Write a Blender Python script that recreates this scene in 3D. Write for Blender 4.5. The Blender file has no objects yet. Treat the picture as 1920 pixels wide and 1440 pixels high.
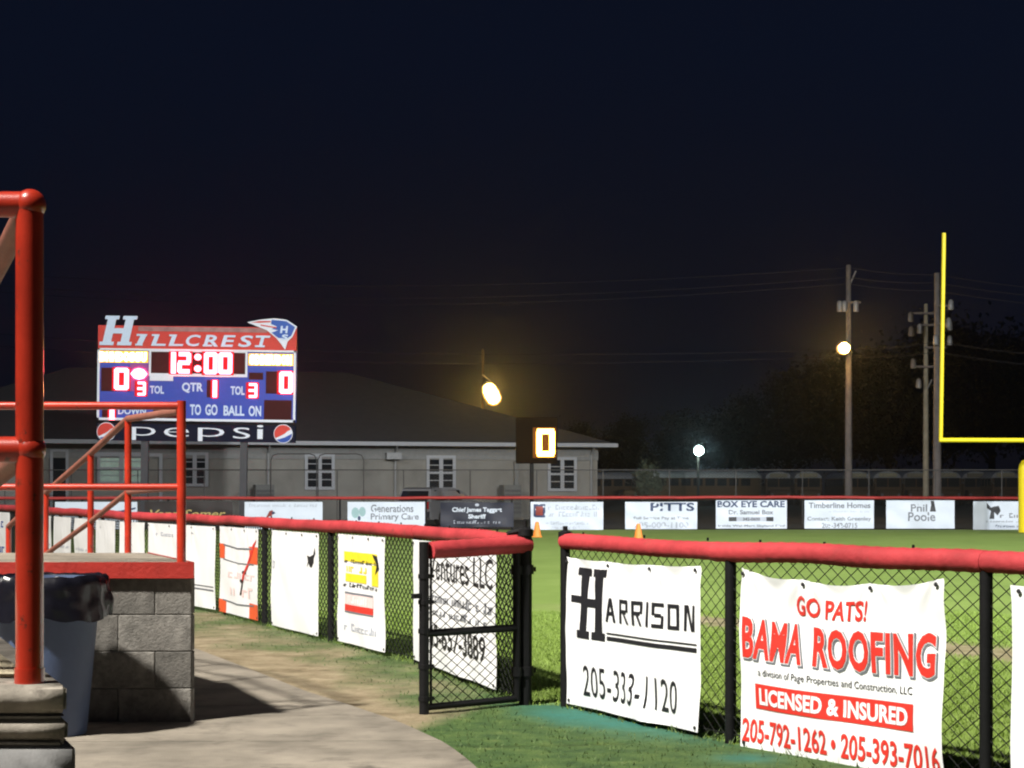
import bpy, bmesh, math, random
import numpy as np
from mathutils import Vector, Matrix, noise
random.seed(7); rng = np.random.default_rng(7)
scene = bpy.context.scene
C = scene.collection
# ------------------------------------------------------------------ camera
cam_d = bpy.data.cameras.new('camera'); cam = bpy.data.objects.new('camera', cam_d); C.objects.link(cam)
cam.location = (0, 0, 1.4); cam.rotation_euler = (math.radians(90), 0, 0)
cam_d.sensor_width = 36; cam_d.lens = 67.5; cam_d.shift_y = 198/1920
cam_d.clip_start = .1; cam_d.clip_end = 3000
scene.camera = cam
# ------------------------------------------------------------------ world: night sky
w = bpy.data.worlds.new('World'); scene.world = w; w.use_nodes = True
nt = w.node_tree; nt.nodes.clear()
wo = nt.nodes.new('ShaderNodeOutputWorld'); bg = nt.nodes.new('ShaderNodeBackground')
tc = nt.nodes.new('ShaderNodeTexCoord'); sx = nt.nodes.new('ShaderNodeSeparateXYZ'); cr = nt.nodes.new('ShaderNodeValToRGB')
nt.links.new(tc.outputs['Generated'], sx.inputs[0]); nt.links.new(sx.outputs['Z'], cr.inputs[0])
cr.color_ramp.elements[0].position = 0.0; cr.color_ramp.elements[0].color = (.0034, .0036, .0066, 1)
cr.color_ramp.elements[1].position = 0.22; cr.color_ramp.elements[1].color = (.0024, .0043, .0122, 1)
nt.links.new(cr.outputs[0], bg.inputs[0]); bg.inputs[1].default_value = 1.0
nt.links.new(bg.outputs[0], wo.inputs[0])
vs = scene.view_settings
vs.view_transform = 'Standard'; vs.look = 'None'; vs.exposure = 0; vs.gamma = 1; vs.use_curve_mapping = False
scene.cycles.use_denoising = True
scene.cycles.max_bounces = 5; scene.cycles.diffuse_bounces = 3; scene.cycles.glossy_bounces = 3
scene.cycles.sample_clamp_indirect = 4; scene.cycles.volume_bounces = 0
scene.cycles.pixel_filter_type = 'BLACKMAN_HARRIS'; scene.cycles.filter_width = 2.1

# floodlight masts of the stadium (the lamp light is made in their builder below): x, y, height, aim, watts, cone deg
MASTS = [(-17, -5, 30, (-1, 23, 0), 172000, 78, (1.0, .95, .86)),
         (20, -12, 22, (10, 41, 0), 165000, 56, (.95, .98, 1.0)),
         (44, 34, 24, (6, 46, 0), 88000, 80, (.95, .98, 1.0)),
         (-34, 40, 24, (-4, 60, 0), 36000, 84, (.95, .98, 1.0))]

# ------------------------------------------------------------------ helpers
def wx(px, d): return (px - 960)/3600*d          # metres across at distance d
def wz(py, d): return 1.4 + (918 - py)/3600*d    # metres up at distance d

MATS = {}
def mat(name, col, rough=.6, var=.12, scale=6., bump=0., bscale=40., metal=0., emit=None, estr=0., spec=.4, coat=0., objrand=0., chips=None):
    if name in MATS: return MATS[name]
    m = bpy.data.materials.new(name); m.use_nodes = True; n = m.node_tree.nodes; l = m.node_tree.links
    b = n['Principled BSDF']; b.inputs['Roughness'].default_value = rough; b.inputs['Metallic'].default_value = metal
    b.inputs['Specular IOR Level'].default_value = spec
    if coat: b.inputs['Coat Weight'].default_value = coat; b.inputs['Coat Roughness'].default_value = .06
    co = n.new('ShaderNodeTexCoord')
    nz = n.new('ShaderNodeTexNoise'); nz.inputs['Scale'].default_value = scale; nz.inputs['Detail'].default_value = 6
    nz.inputs['Roughness'].default_value = .65
    l.new(co.outputs['Object'], nz.inputs['Vector'])
    mp = n.new('ShaderNodeMapRange'); mp.inputs['From Min'].default_value = .3; mp.inputs['From Max'].default_value = .7
    mp.inputs['To Min'].default_value = 1 - var; mp.inputs['To Max'].default_value = 1 + var
    l.new(nz.outputs['Fac'], mp.inputs['Value'])
    mul = n.new('ShaderNodeMixRGB'); mul.blend_type = 'MULTIPLY'; mul.inputs[0].default_value = 1
    mul.inputs[1].default_value = (*col, 1)
    val = mp.outputs[0]
    if objrand:
        oi = n.new('ShaderNodeObjectInfo'); r = n.new('ShaderNodeMapRange')
        r.inputs['To Min'].default_value = 1 - objrand; r.inputs['To Max'].default_value = 1 + objrand
        l.new(oi.outputs['Random'], r.inputs['Value'])
        mm = n.new('ShaderNodeMath'); mm.operation = 'MULTIPLY'; l.new(val, mm.inputs[0]); l.new(r.outputs[0], mm.inputs[1]); val = mm.outputs[0]
    l.new(val, mul.inputs[2]); outc = mul.outputs[0]
    if chips:                                       # worn or stained spots with a shape of their own: colour, scale, threshold
        n3 = n.new('ShaderNodeTexNoise'); n3.inputs['Scale'].default_value = chips[1]; n3.inputs['Detail'].default_value = 7; n3.inputs['Roughness'].default_value = .7
        l.new(co.outputs['Object'], n3.inputs['Vector'])
        r3 = n.new('ShaderNodeMapRange'); r3.inputs['From Min'].default_value = chips[2]; r3.inputs['From Max'].default_value = chips[2] + chips[3]; l.new(n3.outputs['Fac'], r3.inputs['Value'])
        mx = n.new('ShaderNodeMixRGB'); l.new(r3.outputs[0], mx.inputs[0]); l.new(outc, mx.inputs[1]); mx.inputs[2].default_value = (*chips[0], 1); outc = mx.outputs[0]
    l.new(outc, b.inputs['Base Color'])
    if bump:
        n2 = n.new('ShaderNodeTexNoise'); n2.inputs['Scale'].default_value = bscale; n2.inputs['Detail'].default_value = 5
        l.new(co.outputs['Object'], n2.inputs['Vector'])
        bp = n.new('ShaderNodeBump'); bp.inputs['Strength'].default_value = bump; bp.inputs['Distance'].default_value = .02
        l.new(n2.outputs['Fac'], bp.inputs['Height']); l.new(bp.outputs[0], b.inputs['Normal'])
    if emit:
        b.inputs['Emission Color'].default_value = (*emit, 1); b.inputs['Emission Strength'].default_value = estr
    MATS[name] = m; return m

def tag(o, label=None, cat=None, group=None, kind=None):
    if label: o['label'] = label
    if cat: o['category'] = cat
    if group: o['group'] = group
    if kind: o['kind'] = kind
    return o
def empty(name, loc=(0, 0, 0), label=None, cat=None, group=None):
    o = bpy.data.objects.new(name, None); C.objects.link(o); o.location = loc; o.empty_display_size = .2
    return tag(o, label, cat, group)
def link(name, me, m, parent=None, smooth=False):
    o = bpy.data.objects.new(name, me); C.objects.link(o)
    if m and not me.materials: me.materials.append(m)
    if smooth:
        for p in me.polygons: p.use_smooth = True
    if parent:
        o.parent = parent; o.matrix_parent_inverse = Matrix.Translation(-Vector(parent_loc(parent)))
    return o
def parent_loc(p):
    v = Vector(p.location)
    if p.parent: pass
    return v
class MB:
    def __init__(s): s.v = []; s.f = []
    def add(s, vs, fs):
        b = len(s.v); s.v += [tuple(x) for x in vs]; s.f += [tuple(b + i for i in f) for f in fs]; return s
    def box(s, c, sz, rz=0, ry=0):
        hx, hy, hz = sz[0]/2, sz[1]/2, sz[2]/2
        M = Matrix.Translation(c) @ Matrix.Rotation(rz, 4, 'Z') @ Matrix.Rotation(ry, 4, 'Y')
        vs = [M @ Vector((x*hx, y*hy, z*hz)) for x in (-1, 1) for y in (-1, 1) for z in (-1, 1)]
        return s.add(vs, [(0, 1, 3, 2), (4, 6, 7, 5), (0, 4, 5, 1), (2, 3, 7, 6), (0, 2, 6, 4), (1, 5, 7, 3)])
    def cbox(s, c, sz, ch=.01, rz=0):
        """box with chamfered edges"""
        h = [a/2 for a in sz]; M = Matrix.Translation(c) @ Matrix.Rotation(rz, 4, 'Z')
        bm = bmesh.new(); bmesh.ops.create_cube(bm, size=1)
        for v in bm.verts: v.co = Vector((v.co.x*sz[0], v.co.y*sz[1], v.co.z*sz[2]))
        bmesh.ops.bevel(bm, geom=bm.edges[:], offset=ch, segments=1, affect='EDGES')
        bm.verts.index_update()
        s.add([M @ v.co for v in bm.verts], [[v.index for v in f.verts] for f in bm.faces]); bm.free(); return s
    def prism(s, poly, z0, z1):
        n = len(poly); b = [(x, y, z0) for x, y in poly] + [(x, y, z1) for x, y in poly]
        f = [tuple(range(n))[::-1], tuple(range(n, 2*n))] + [(i, (i+1) % n, n + (i+1) % n, n + i) for i in range(n)]
        return s.add(b, f)
    def tube(s, pts, r, seg=10, cap=True):
        pts = [Vector(p) for p in pts]; rs = r if isinstance(r, (list, tuple)) else [r]*len(pts)
        n = len(pts); rings = []; up0 = None
        for i, p in enumerate(pts):
            t = (pts[min(i+1, n-1)] - pts[max(i-1, 0)]).normalized()
            a = Vector((0, 0, 1)) if abs(t.z) < .9 else Vector((1, 0, 0))
            if up0 is not None: a = up0
            u = (a - t*a.dot(t)).normalized(); up0 = u; v = t.cross(u)
            rings.append([p + (u*math.cos(2*math.pi*k/seg) + v*math.sin(2*math.pi*k/seg))*rs[i] for k in range(seg)])
        vs = [q for rg in rings for q in rg]; fs = []
        for i in range(n-1):
            for k in range(seg):
                fs.append((i*seg + k, i*seg + (k+1) % seg, (i+1)*seg + (k+1) % seg, (i+1)*seg + k))
        if cap: fs += [tuple(range(seg))[::-1], tuple(range((n-1)*seg, n*seg))]
        return s.add(vs, fs)
    def sphere(s, c, r, seg=12, rings=8):
        r = r if isinstance(r, (tuple, list)) else (r, r, r); vs = []; fs = []
        for i in range(rings+1):
            th = math.pi*i/rings
            for k in range(seg):
                ph = 2*math.pi*k/seg
                vs.append((c[0] + r[0]*math.sin(th)*math.cos(ph), c[1] + r[1]*math.sin(th)*math.sin(ph), c[2] + r[2]*math.cos(th)))
        for i in range(rings):
            for k in range(seg): fs.append((i*seg + k, (i+1)*seg + k, (i+1)*seg + (k+1) % seg, i*seg + (k+1) % seg))
        return s.add(vs, fs)
    def lathe(s, c, prof, seg=24, wob=None):
        vs = []; fs = []; n = len(prof)
        for i, (r, z) in enumerate(prof):
            for k in range(seg):
                a = 2*math.pi*k/seg; rr, zz = r, z
                if wob: rr, zz = wob(i, a, r, z)
                vs.append((c[0] + rr*math.cos(a), c[1] + rr*math.sin(a), c[2] + zz))
        for i in range(n-1):
            for k in range(seg): fs.append((i*seg + k, i*seg + (k+1) % seg, (i+1)*seg + (k+1) % seg, (i+1)*seg + k))
        return s.add(vs, fs)
    def build(s, name, m, parent=None, smooth=False):
        me = bpy.data.meshes.new(name); me.from_pydata(s.v, [], s.f); me.update()
        o = link(name, me, m, parent)
        if smooth:
            for p in me.polygons: p.use_smooth = True
            me.set_sharp_from_angle(angle=math.radians(40))
        return o
def copy_tree(o, parent=None):
    c = o.copy(); C.objects.link(c); c.parent = parent
    for ch in list(o.children): copy_tree(ch, c)
    return c

# ---- flat print: glyph outlines in metres, u to the right and z up
_tc = {}
def _raw(txt, bold, shear, spacing):
    k = (txt, bold, shear, spacing)
    if k in _tc: return _tc[k]
    cu = bpy.data.curves.new('t', 'FONT'); cu.body = txt; cu.size = 1; cu.offset = bold; cu.shear = shear; cu.space_character = spacing
    cu.resolution_u = 3; cu.fill_mode = 'FRONT'
    o = bpy.data.objects.new('t', cu); C.objects.link(o)
    dg = bpy.context.evaluated_depsgraph_get(); me = o.evaluated_get(dg).to_mesh()
    v = np.array([(p.co.x, p.co.y) for p in me.vertices]); f = [tuple(p.vertices) for p in me.polygons]
    o.evaluated_get(dg).to_mesh_clear(); bpy.data.objects.remove(o); bpy.data.curves.remove(cu)
    _tc[k] = (v, f); return _tc[k]
def glyphs(txt, bold=0., shear=0., spacing=1., ref=None):
    v, f = _raw(txt, bold, shear, spacing)
    r = v if ref is None else _raw(txt, ref, shear, spacing)[0]
    if len(v): v = (v - r.min(0))/(r.max(0) - r.min(0))
    return v, f
def text(txt, u0, z0, u1, z1, bold=0., shear=0., spacing=1., rise=0., ref=None):
    """text fitted to the box u0..u1, z0..z1"""
    v, f = glyphs(txt, bold, shear, spacing, ref)
    return [(u0 + a*(u1-u0), z0 + b*(z1-z0) + rise*a) for a, b in v], f
def rect(u0, z0, u1, z1): return [(u0, z0), (u1, z0), (u1, z1), (u0, z1)], [(0, 1, 2, 3)]
def poly(p): return list(p), [tuple(range(len(p)))]
def disc(cu, cz, ru, rz=None, n=20, a0=0, a1=2*math.pi):
    rz = rz or ru; return poly([(cu + ru*math.cos(a0 + (a1-a0)*i/n), cz + rz*math.sin(a0 + (a1-a0)*i/n)) for i in range(n)])
def scribble(u0, z0, u1, z1, n, seed=1):
    """a line of printing too small to read"""
    r = random.Random(seed); v = []; f = []; st = (u1-u0)/n
    for i in range(n):
        if r.random() < .16: continue
        a = u0 + i*st; h = z0 + (z1-z0)*r.choice((.62, .7, 1, .66))
        for q in r.choice(([(0, 0, .3, 1), (.3, .75, .8, 1)], [(0, 0, .25, 1), (.55, 0, .8, 1)], [(0, 0, .8, .25), (0, .75, .8, 1), (0, .3, .25, .7)], [(.1, 0, .8, .3), (.5, .3, .8, 1)])):
            b = len(v); v += [(a + q[0]*st, z0 + q[1]*(h-z0)), (a + q[2]*st, z0 + q[1]*(h-z0)), (a + q[2]*st, z0 + q[3]*(h-z0)), (a + q[0]*st, z0 + q[3]*(h-z0))]; f.append((b, b+1, b+2, b+3))
    return v, f
def merge(*parts):
    v = []; f = []
    for pv, pf in parts:
        b = len(v); v += list(pv); f += [tuple(b+i for i in q) for q in pf]
    return v, f

# ------------------------------------------------------------------ materials
RED = mat('red_pipe_paint', (.40, .028, .012),   .34, .22, 6, .05, 220, coat=.7, chips=((.14, .03, .02), 26, .60, .05))
DULL_PINK = mat('dull_pink_rail', (.23, .085, .06), .6, .25, 9, .1, 80)  # duller, pinker colour for the sloping and side rails
FASC = mat('red_edge_paint', (.31, .022, .016), .5, .15, 8, .2, 40)
PAD = mat('red_fence_guard', (.38, .040, .047), .62, .3, 2.2, .25, 26, spec=.25, chips=((.26, .05, .045), 7, .60, .12))
BLK = mat('black_fence_coating', (.009, .009, .010), .5, .2, 20, .1, 60, spec=.18)
WIRE = mat('black_wire', (.010, .011, .010), .7, .1, spec=.08)
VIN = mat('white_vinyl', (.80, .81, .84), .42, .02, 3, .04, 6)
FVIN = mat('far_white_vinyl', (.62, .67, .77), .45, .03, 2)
INK = mat('black_ink', (.016, .016, .02), .45, .1)
RINK = mat('red_ink', (.62, .035, .025), .45, .06)
GINK = mat('grey_ink', (.16, .17, .20), .5, .1)
PINK_ = mat('pale_grey_ink', (.42, .45, .53), .5, .05)
BINK = mat('blue_ink', (.05, .10, .35), .5, .1)
CONC = mat('concrete_slab', (.195, .172, .14), .9, .42, 1.4, .35, 90, chips=((.10, .088, .072), 3.2, .54, .16))
BLOCK = mat('grey_block', (.150, .142, .130), .95, .5, 9, .4, 90, objrand=.3, chips=((.07, .064, .058), 3.5, .52, .2))
MORT = mat('mortar', (.19, .18, .165), .95, .2, 12, .5, 60)
CAPC = mat('weathered_concrete', (.26, .235, .20), .95, .5, 7, .14, 150, chips=((.12, .105, .09), 9, .55, .12))
BAG = mat('black_bag_plastic', (.006, .006, .010), .27, .1, 10, .08, 22, spec=.4)
CAN = mat('blue_grey_plastic', (.07, .10, .185), .45, .08, 6, .08, 60)
YEL = mat('yellow_post_paint', (.78, .62, .015), .4, .06)
ORA = mat('orange_plastic', (.80, .24, .03), .5, .06)
WOOD = mat('weathered_pole_wood', (.17, .15, .14), .85, .25, 3, .4, 20)
STEEL = mat('galvanised_steel', (.30, .30, .30), .5, .15, metal=.3)
DARKM = mat('dark_housing', (.025, .025, .028), .55, .1)

# ------------------------------------------------------------------ layout of the two near fences (ground points)
LEFT = [(-26, 52.0), (-17, 45.5), (-9.8, 36.7), (-7.7, 31.5), (-5.0, 25.0), (-3.83, 23.0), (-2.55, 19.8), (-1.67, 17.7), (-.757, 15.4), (.087, 12.5)]
RIGHT = [(.344, 12.4), (1.207, 10.6), (2.23, 9.03), (3.25, 7.46), (4.27, 5.9)]
EDGE = [(-13, 36), (-6.4, 24), (-2.82, 16.86), (-1.95, 14.6), (-1.415, 13.16), (-1.08, 12.4), (-.673, 11.43), (-.36, 10.46), (-.22, 9.8), (.05, 8.2), (.3, 5), (.5, -6)]
LY = np.array([p[1] for p in LEFT][::-1]); LX = np.array([p[0] for p in LEFT][::-1])
RY = np.array([p[1] for p in RIGHT][::-1]); RX = np.array([p[0] for p in RIGHT][::-1])
EY = np.array([p[1] for p in EDGE][::-1]); EX = np.array([p[0] for p in EDGE][::-1])
GATE_HINGE = (.087, 12.5); GATE_FREE = (-.547, 11.94)
FAR_D = 67.0

# ------------------------------------------------------------------ ground: one sheet to the horizon
def ground():
    xs = np.concatenate([[-600, -450, -300, -150, -80, -50, -35, -25, -18, -12, -9, -7.5], np.arange(-6, 6.01, .06), [7, 8, 9.5, 12, 15, 20, 28, 40, 60, 100, 200, 300, 450, 600]])
    ys = np.concatenate([[-300, -100, -40, -15, -5, 0, 3, 5, 6.5], np.arange(8, 24.01, .06), np.arange(24.6, 40, .6), np.arange(41, 80, 1.5), [85, 100, 130, 170, 230, 330, 500, 700, 880]])
    X, Y = np.meshgrid(xs, ys); nx, ny = len(xs), len(ys)
    x = X.ravel(); y = Y.ravel()
    nzv = np.array([noise.noise(Vector((a*1.7, b*.9, 3.1))) if 5 < b < 30 and abs(a) < 9 else 0. for a, b in zip(x, y)])
    nz2 = np.array([noise.noise(Vector((a*5.1, b*3.3, 8.2))) if 5 < b < 30 and abs(a) < 9 else 0. for a, b in zip(x, y)])
    xl = np.interp(y, LY, LX); xr = np.interp(y, RY, RX)
    line = np.where(y > 12.45, xl, xr)
    field = np.clip((x - line + .02)/.08, 0, 1)*(y < FAR_D + .4)
    s = np.clip(xl - x, -5, 30)                                   # metres from the left fence on the walkway side
    strip = np.clip(1.05 - s/.95 + nzv*.9 + nz2*.35, 0, 1)*(y > 12)
    front = np.clip((x + .62 + nzv*.25 + nz2*.1 - (y - 11.9)*.12)/.3, 0, 1)*(y <= 13.2)   # green in front of the gate
    grass = np.clip(np.maximum.reduce([field, strip*.9, front]), 0, 1)
    grass = np.where(y > FAR_D + .4, 0, grass)
    # bare worn track inside the right-hand fence
    dl = (x - np.interp(y, RY, RX)); trk = np.exp(-((x - (.35 + (20.6 - y)*.5 + 1.7))/.62)**2)*np.clip((24 - y)/3, 0, 1)*(y > 6)
    trk = np.clip(trk*1.35 + nz2*.2 - .12, 0, 1)*(field > .5)
    # teal field paint sprayed on the grass along the foot of the right fence
    t = np.clip((12.4 - y)/1.8, -1, 3); off = xr - x
    teal = np.clip(1.25 - np.abs(t - .38)/.62, 0, 1)*np.clip(1.2 - np.abs(off - .12)/.40 + nzv*.35 + nz2*.2, 0, 1)
    teal = np.maximum(teal, np.exp(-((x - 1.22)**2 + (y - 10.0)**2)/.03)*.9)*(y < 12.6)*(y > 9)
    # worn rut
    rut = np.exp(-((y - (10.53 + .16*np.clip(x - .1, -1, 1)**2 + .10*(x-.2)))/.035)**2)*np.clip((x + .3)/.15, 0, 1)*np.clip((.74 - x)/.1, 0, 1)
    z = np.where((grass < .6) & (y > 8) & (y < 24) & (x > -5) & (x < 1), nz2*.012, 0) - rut*.03
    me = bpy.data.meshes.new('ground'); 
    idx = np.arange(nx*ny).reshape(ny, nx)
    f = np.stack([idx[:-1, :-1].ravel(), idx[:-1, 1:].ravel(), idx[1:, 1:].ravel(), idx[1:, :-1].ravel()], 1)
    me.from_pydata(np.stack([x, y, z], 1).tolist(), [], f.tolist())
    far = (y > FAR_D + .4).astype(float)
    for nm, a in (('grass', grass), ('track', trk), ('teal', teal), ('rut', rut), ('lot', far), ('infield', field)):
        at = me.attributes.new(nm, 'FLOAT', 'POINT'); at.data.foreach_set('value', a.astype(np.float32))
    m = bpy.data.materials.new('ground_cover'); m.use_nodes = True; n = m.node_tree.nodes; l = m.node_tree.links
    b = n['Principled BSDF']; b.inputs['Roughness'].default_value = .95; b.inputs['Specular IOR Level'].default_value = .15
    co = n.new('ShaderNodeTexCoord')
    def nzn(sc, det=6, r=.6):
        q = n.new('ShaderNodeTexNoise'); q.inputs['Scale'].default_value = sc; q.inputs['Detail'].default_value = det; q.inputs['Roughness'].default_value = r
        l.new(co.outputs['Object'], q.inputs['Vector']); return q.outputs['Fac']
    def ramp(fac, cols):
        q = n.new('ShaderNodeValToRGB'); e = q.color_ramp.elements
        e[0].position, e[0].color = cols[0][0], (*cols[0][1], 1); e[1].position, e[1].color = cols[-1][0], (*cols[-1][1], 1)
        for p, c in cols[1:-1]: k = e.new(p); k.color = (*c, 1)
        l.new(fac, q.inputs[0]); return q.outputs[0]
    def attr(nm):
        q = n.new('ShaderNodeAttribute'); q.attribute_name = nm; return q.outputs['Fac']
    def mix(f, a, bb):
        q = n.new('ShaderNodeMixRGB')
        if isinstance(f, float): q.inputs[0].default_value = f
        else: l.new(f, q.inputs[0])
        for i, c in ((1, a), (2, bb)):
            if isinstance(c, tuple): q.inputs[i].default_value = (*c, 1)
            else: l.new(c, q.inputs[i])
        return q.outputs[0]
    def math_(op, a, bb):
        q = n.new('ShaderNodeMath'); q.operation = op; q.use_clamp = True
        for i, c in ((0, a), (1, bb)):
            if isinstance(c, (int, float)): q.inputs[i].default_value = c
            else: l.new(c, q.inputs[i])
        return q.outputs[0]
    dirt = ramp(nzn(3.2, 8, .7), [(.28, (.075, .055, .034)), (.43, (.19, .15, .095)), (.6, (.27, .22, .145)), (.78, (.37, .32, .21))])
    lush = ramp(math_('ADD', math_('MULTIPLY', nzn(1.1, 8, .7), .62), math_('MULTIPLY', nzn(.22, 3, .6), .38)), [(.3, (.125, .185, .042)), (.5, (.165, .24, .055)), (.72, (.215, .285, .08))])
    rough_g = ramp(nzn(4.5, 8, .72), [(.3, (.026, .052, .020)), (.48, (.048, .088, .028)), (.62, (.078, .122, .036)), (.76, (.20, .19, .085))])
    g = mix(attr('infield'), rough_g, lush)
    edge = math_('ADD', attr('grass'), math_('MULTIPLY', math_('SUBTRACT', nzn(14, 6), .5), .9))
    base = mix(edge, dirt, g)
    base = mix(math_('MULTIPLY', attr('track'), .85), base, dirt)
    base = mix(math_('MULTIPLY', attr('teal'), math_('ADD', nzn(9), .35)), base, (.032, .135, .11))
    base = mix(math_('MULTIPLY', attr('rut'), .8), base, (.03, .035, .015))
    lot = ramp(nzn(.6), [(.3, (.06, .055, .05)), (.7, (.10, .095, .085))])
    base = mix(attr('lot'), base, lot)
    l.new(base, b.inputs['Base Color'])
    bp = n.new('ShaderNodeBump'); bp.inputs['Strength'].default_value = .6; bp.inputs['Distance'].default_value = .03
    l.new(nzn(38, 4), bp.inputs['Height']); l.new(bp.outputs[0], b.inputs['Normal'])
    tag(link('ground', me, m), kind='structure')
    # grass blades
    def blades(n_, xr_, yr_, keep, h0, h1, name, label, mm, wid=.006):
        px = rng.uniform(*xr_, n_); py = rng.uniform(*yr_, n_)
        k = keep(px, py); px = px[k]; py = py[k]; N = len(px)
        a = rng.uniform(0, 2*np.pi, N); h = rng.uniform(h0, h1, N); ln = rng.normal(0, .5, (N, 2))*h[:, None]
        ww = rng.uniform(.6, 1.3, N)*wid
        v = np.zeros((N, 3, 3)); v[:, 0] = np.stack([px - np.cos(a)*ww, py - np.sin(a)*ww, np.full(N, -.004)], 1)
        v[:, 1] = np.stack([px + np.cos(a)*ww, py + np.sin(a)*ww, np.full(N, -.004)], 1); v[:, 2] = np.stack([px + ln[:, 0], py + ln[:, 1], h], 1)
        me2 = bpy.data.meshes.new(name); me2.vertices.add(N*3); me2.vertices.foreach_set('co', v.ravel())
        me2.loops.add(N*3); me2.loops.foreach_set('vertex_index', np.arange(N*3)); me2.polygons.add(N)
        me2.polygons.foreach_set('loop_start', np.arange(N)*3); me2.update(calc_edges=True)
        return tag(link(name, me2, mm), label, 'grass', kind='stuff')
    GB = mat('grass_blade', (.15, .225, .035), .7, .35, 25)
    DB = mat('rough_grass_blade', (.075, .12, .036), .75, .5, 9)
    def gi(arr, px, py):
        gx = np.clip(np.searchsorted(xs, px), 0, nx-1); gy = np.clip(np.searchsorted(ys, py), 0, ny-1); return arr.reshape(ny, nx)[gy, gx]
    blades(150000, (-3, 5.5), (8.5, 22), lambda a, c: (gi(field, a, c) > .5) & (gi(trk, a, c) < rng.uniform(0, 1, len(a))), .012, .035, 'field_grass', 'short mown grass of the playing field behind the fences', GB)
    blades(45000, (-4.2, 2.4), (8.5, 22), lambda a, c: (gi(field, a, c) < .5) & (gi(grass, a, c) > rng.uniform(.15, 1.2, len(a))) & (a > np.interp(c, EY, EX) + .02) & (gi(teal, a, c) < .5) & (gi(rut, a, c) < .3), .006, .022, 'verge_grass', 'patchy rough grass along the foot of the near fences', DB, .005)
    # taller tufts at the foot of the fences
    def near_fence(a, c): return (np.abs(a - np.where(c > 12.45, np.interp(c, LY, LX), np.interp(c, RY, RX))) < .09)
    blades(60000, (-4, 2.6), (8.6, 22), lambda a, c: near_fence(a, c) & (rng.uniform(0, 1, len(a)) < .8) & ~((c > 12.3) & (a > .0) & (a < .4)), .02, .065, 'fence_weeds', 'taller weeds standing along the fence bottom', DB, .004)
ground()

# ------------------------------------------------------------------ concrete walkway in slabs
def walkway():
    rt = tag(empty('walkway'), kind='structure')
    ed = [Vector((x, y)) for x, y in EDGE]
    def edge_pts(y0, y1): return [(float(np.interp(y, EY, EX)) , y) for y in np.linspace(y0, y1, max(2, int((y1-y0)/.25)))]
    def slab(y0, y1, dl0, dl1, left=-15):
        """slab between joint lines; the joint drops by dl per metre to the left of the edge"""
        r = edge_pts(y0, y1); a = (left, y0 - dl0*(r[0][0]-left)); b_ = (left, y1 - dl1*(r[-1][0]-left))
        m = MB(); m.prism([a] + r + [b_], -.05, .02); m.build('slab', CONC, rt)
    g = .008
    slab(-6, 8.2 - g, 0, 0); slab(8.2 + g, 10.55 - g, 0, .02); slab(10.55 + g, 12.4 - g, .02, .18)
    slab(12.4 + g, 15.2 - g, .18, .18); slab(15.2 + g, 19 - g, .18, .18); slab(19 + g, 24 - g, .18, .18); slab(24+g, 36, .18, .18, -30)
walkway()

# ------------------------------------------------------------------ floodlight masts round the field
def mast(i, x, y, h, aim, watts, cone, col):
    spots = ['behind the walkway on the left', 'behind the camera on the right', 'on the right side of the field', 'on the left side of the field']
    rt = empty('floodlight_mast', (x, y, 0), 'tall steel floodlight mast ' + spots[i], 'floodlight', 'stadium floodlight masts')
    MB().tube([(x, y, 0), (x, y, h)], [.28, .14], 10).build('pole', STEEL, rt)
    d = (Vector(aim) - Vector((x, y, h))); dh = Vector((d.x, d.y, 0)).normalized(); sd = Vector((-dh.y, dh.x, 0))
    for k in (0, 1):
        zz = h - .4 - k*1.0
        MB().tube([Vector((x, y, zz)) - sd*2.2, Vector((x, y, zz)) + sd*2.2], .06, 6).build('crossarm', STEEL, rt)
        for j in range(5):
            p = Vector((x, y, zz + .3)) + sd*(j-2)*.95 - dh*.15; dn = d.normalized()
            MB().tube([p - dn*.25, p, p + dn*.2], [.12, .26, .3], 10).build('lamp_head', STEEL, rt)
    ld = bpy.data.lights.new('floodlight', 'SPOT'); ld.energy = watts; ld.color = col; ld.spot_size = math.radians(cone); ld.spot_blend = 1.0; ld.shadow_soft_size = 1.2
    lo = bpy.data.objects.new('floodlight', ld); C.objects.link(lo)
    p = Vector((x, y, h - .6)) + dh*.9; lo.location = p; lo.rotation_euler = (Vector(aim) - p).to_track_quat('-Z', 'Y').to_euler()
    lo.parent = rt; lo.matrix_parent_inverse = Matrix.Translation((-x, -y, 0))
for i, a in enumerate(MASTS): mast(i, *a)

# ------------------------------------------------------------------ chain-link fences
def chainlink(m, A, B_, z0, z1, p=.07, t=.0024):
    A = Vector((*A, 0)); B_ = Vector((*B_, 0)); L = (B_-A).length; d = (B_-A)/L; nrm = Vector((-d.y, d.x, 0)); H = z1-z0
    def wire(u0, za, u1, zb, o):
        P = A + d*u0 + nrm*o + Vector((0, 0, za)); Q = A + d*u1 + nrm*o + Vector((0, 0, zb))
        k = (Q-P).normalized(); s1 = nrm*t; s2 = k.cross(nrm)*t
        vs = [P+s1, P+s2, P-s1, P-s2, Q+s1, Q+s2, Q-s1, Q-s2]
        m.add(vs, [(0, 1, 5, 4), (1, 2, 6, 5), (2, 3, 7, 6), (3, 0, 4, 7)])
    slope = .72; run = H/slope; u = -run
    while u < L:
        a, b_ = max(u, 0), min(u+run, L)
        if b_ - a > .01:
            wire(a, z0 + (a-u)*slope, b_, z0 + (b_-u)*slope, .0025); wire(a, z1 - (a-u)*slope, b_, z1 - (b_-u)*slope, -.0025)
        u += p
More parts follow.
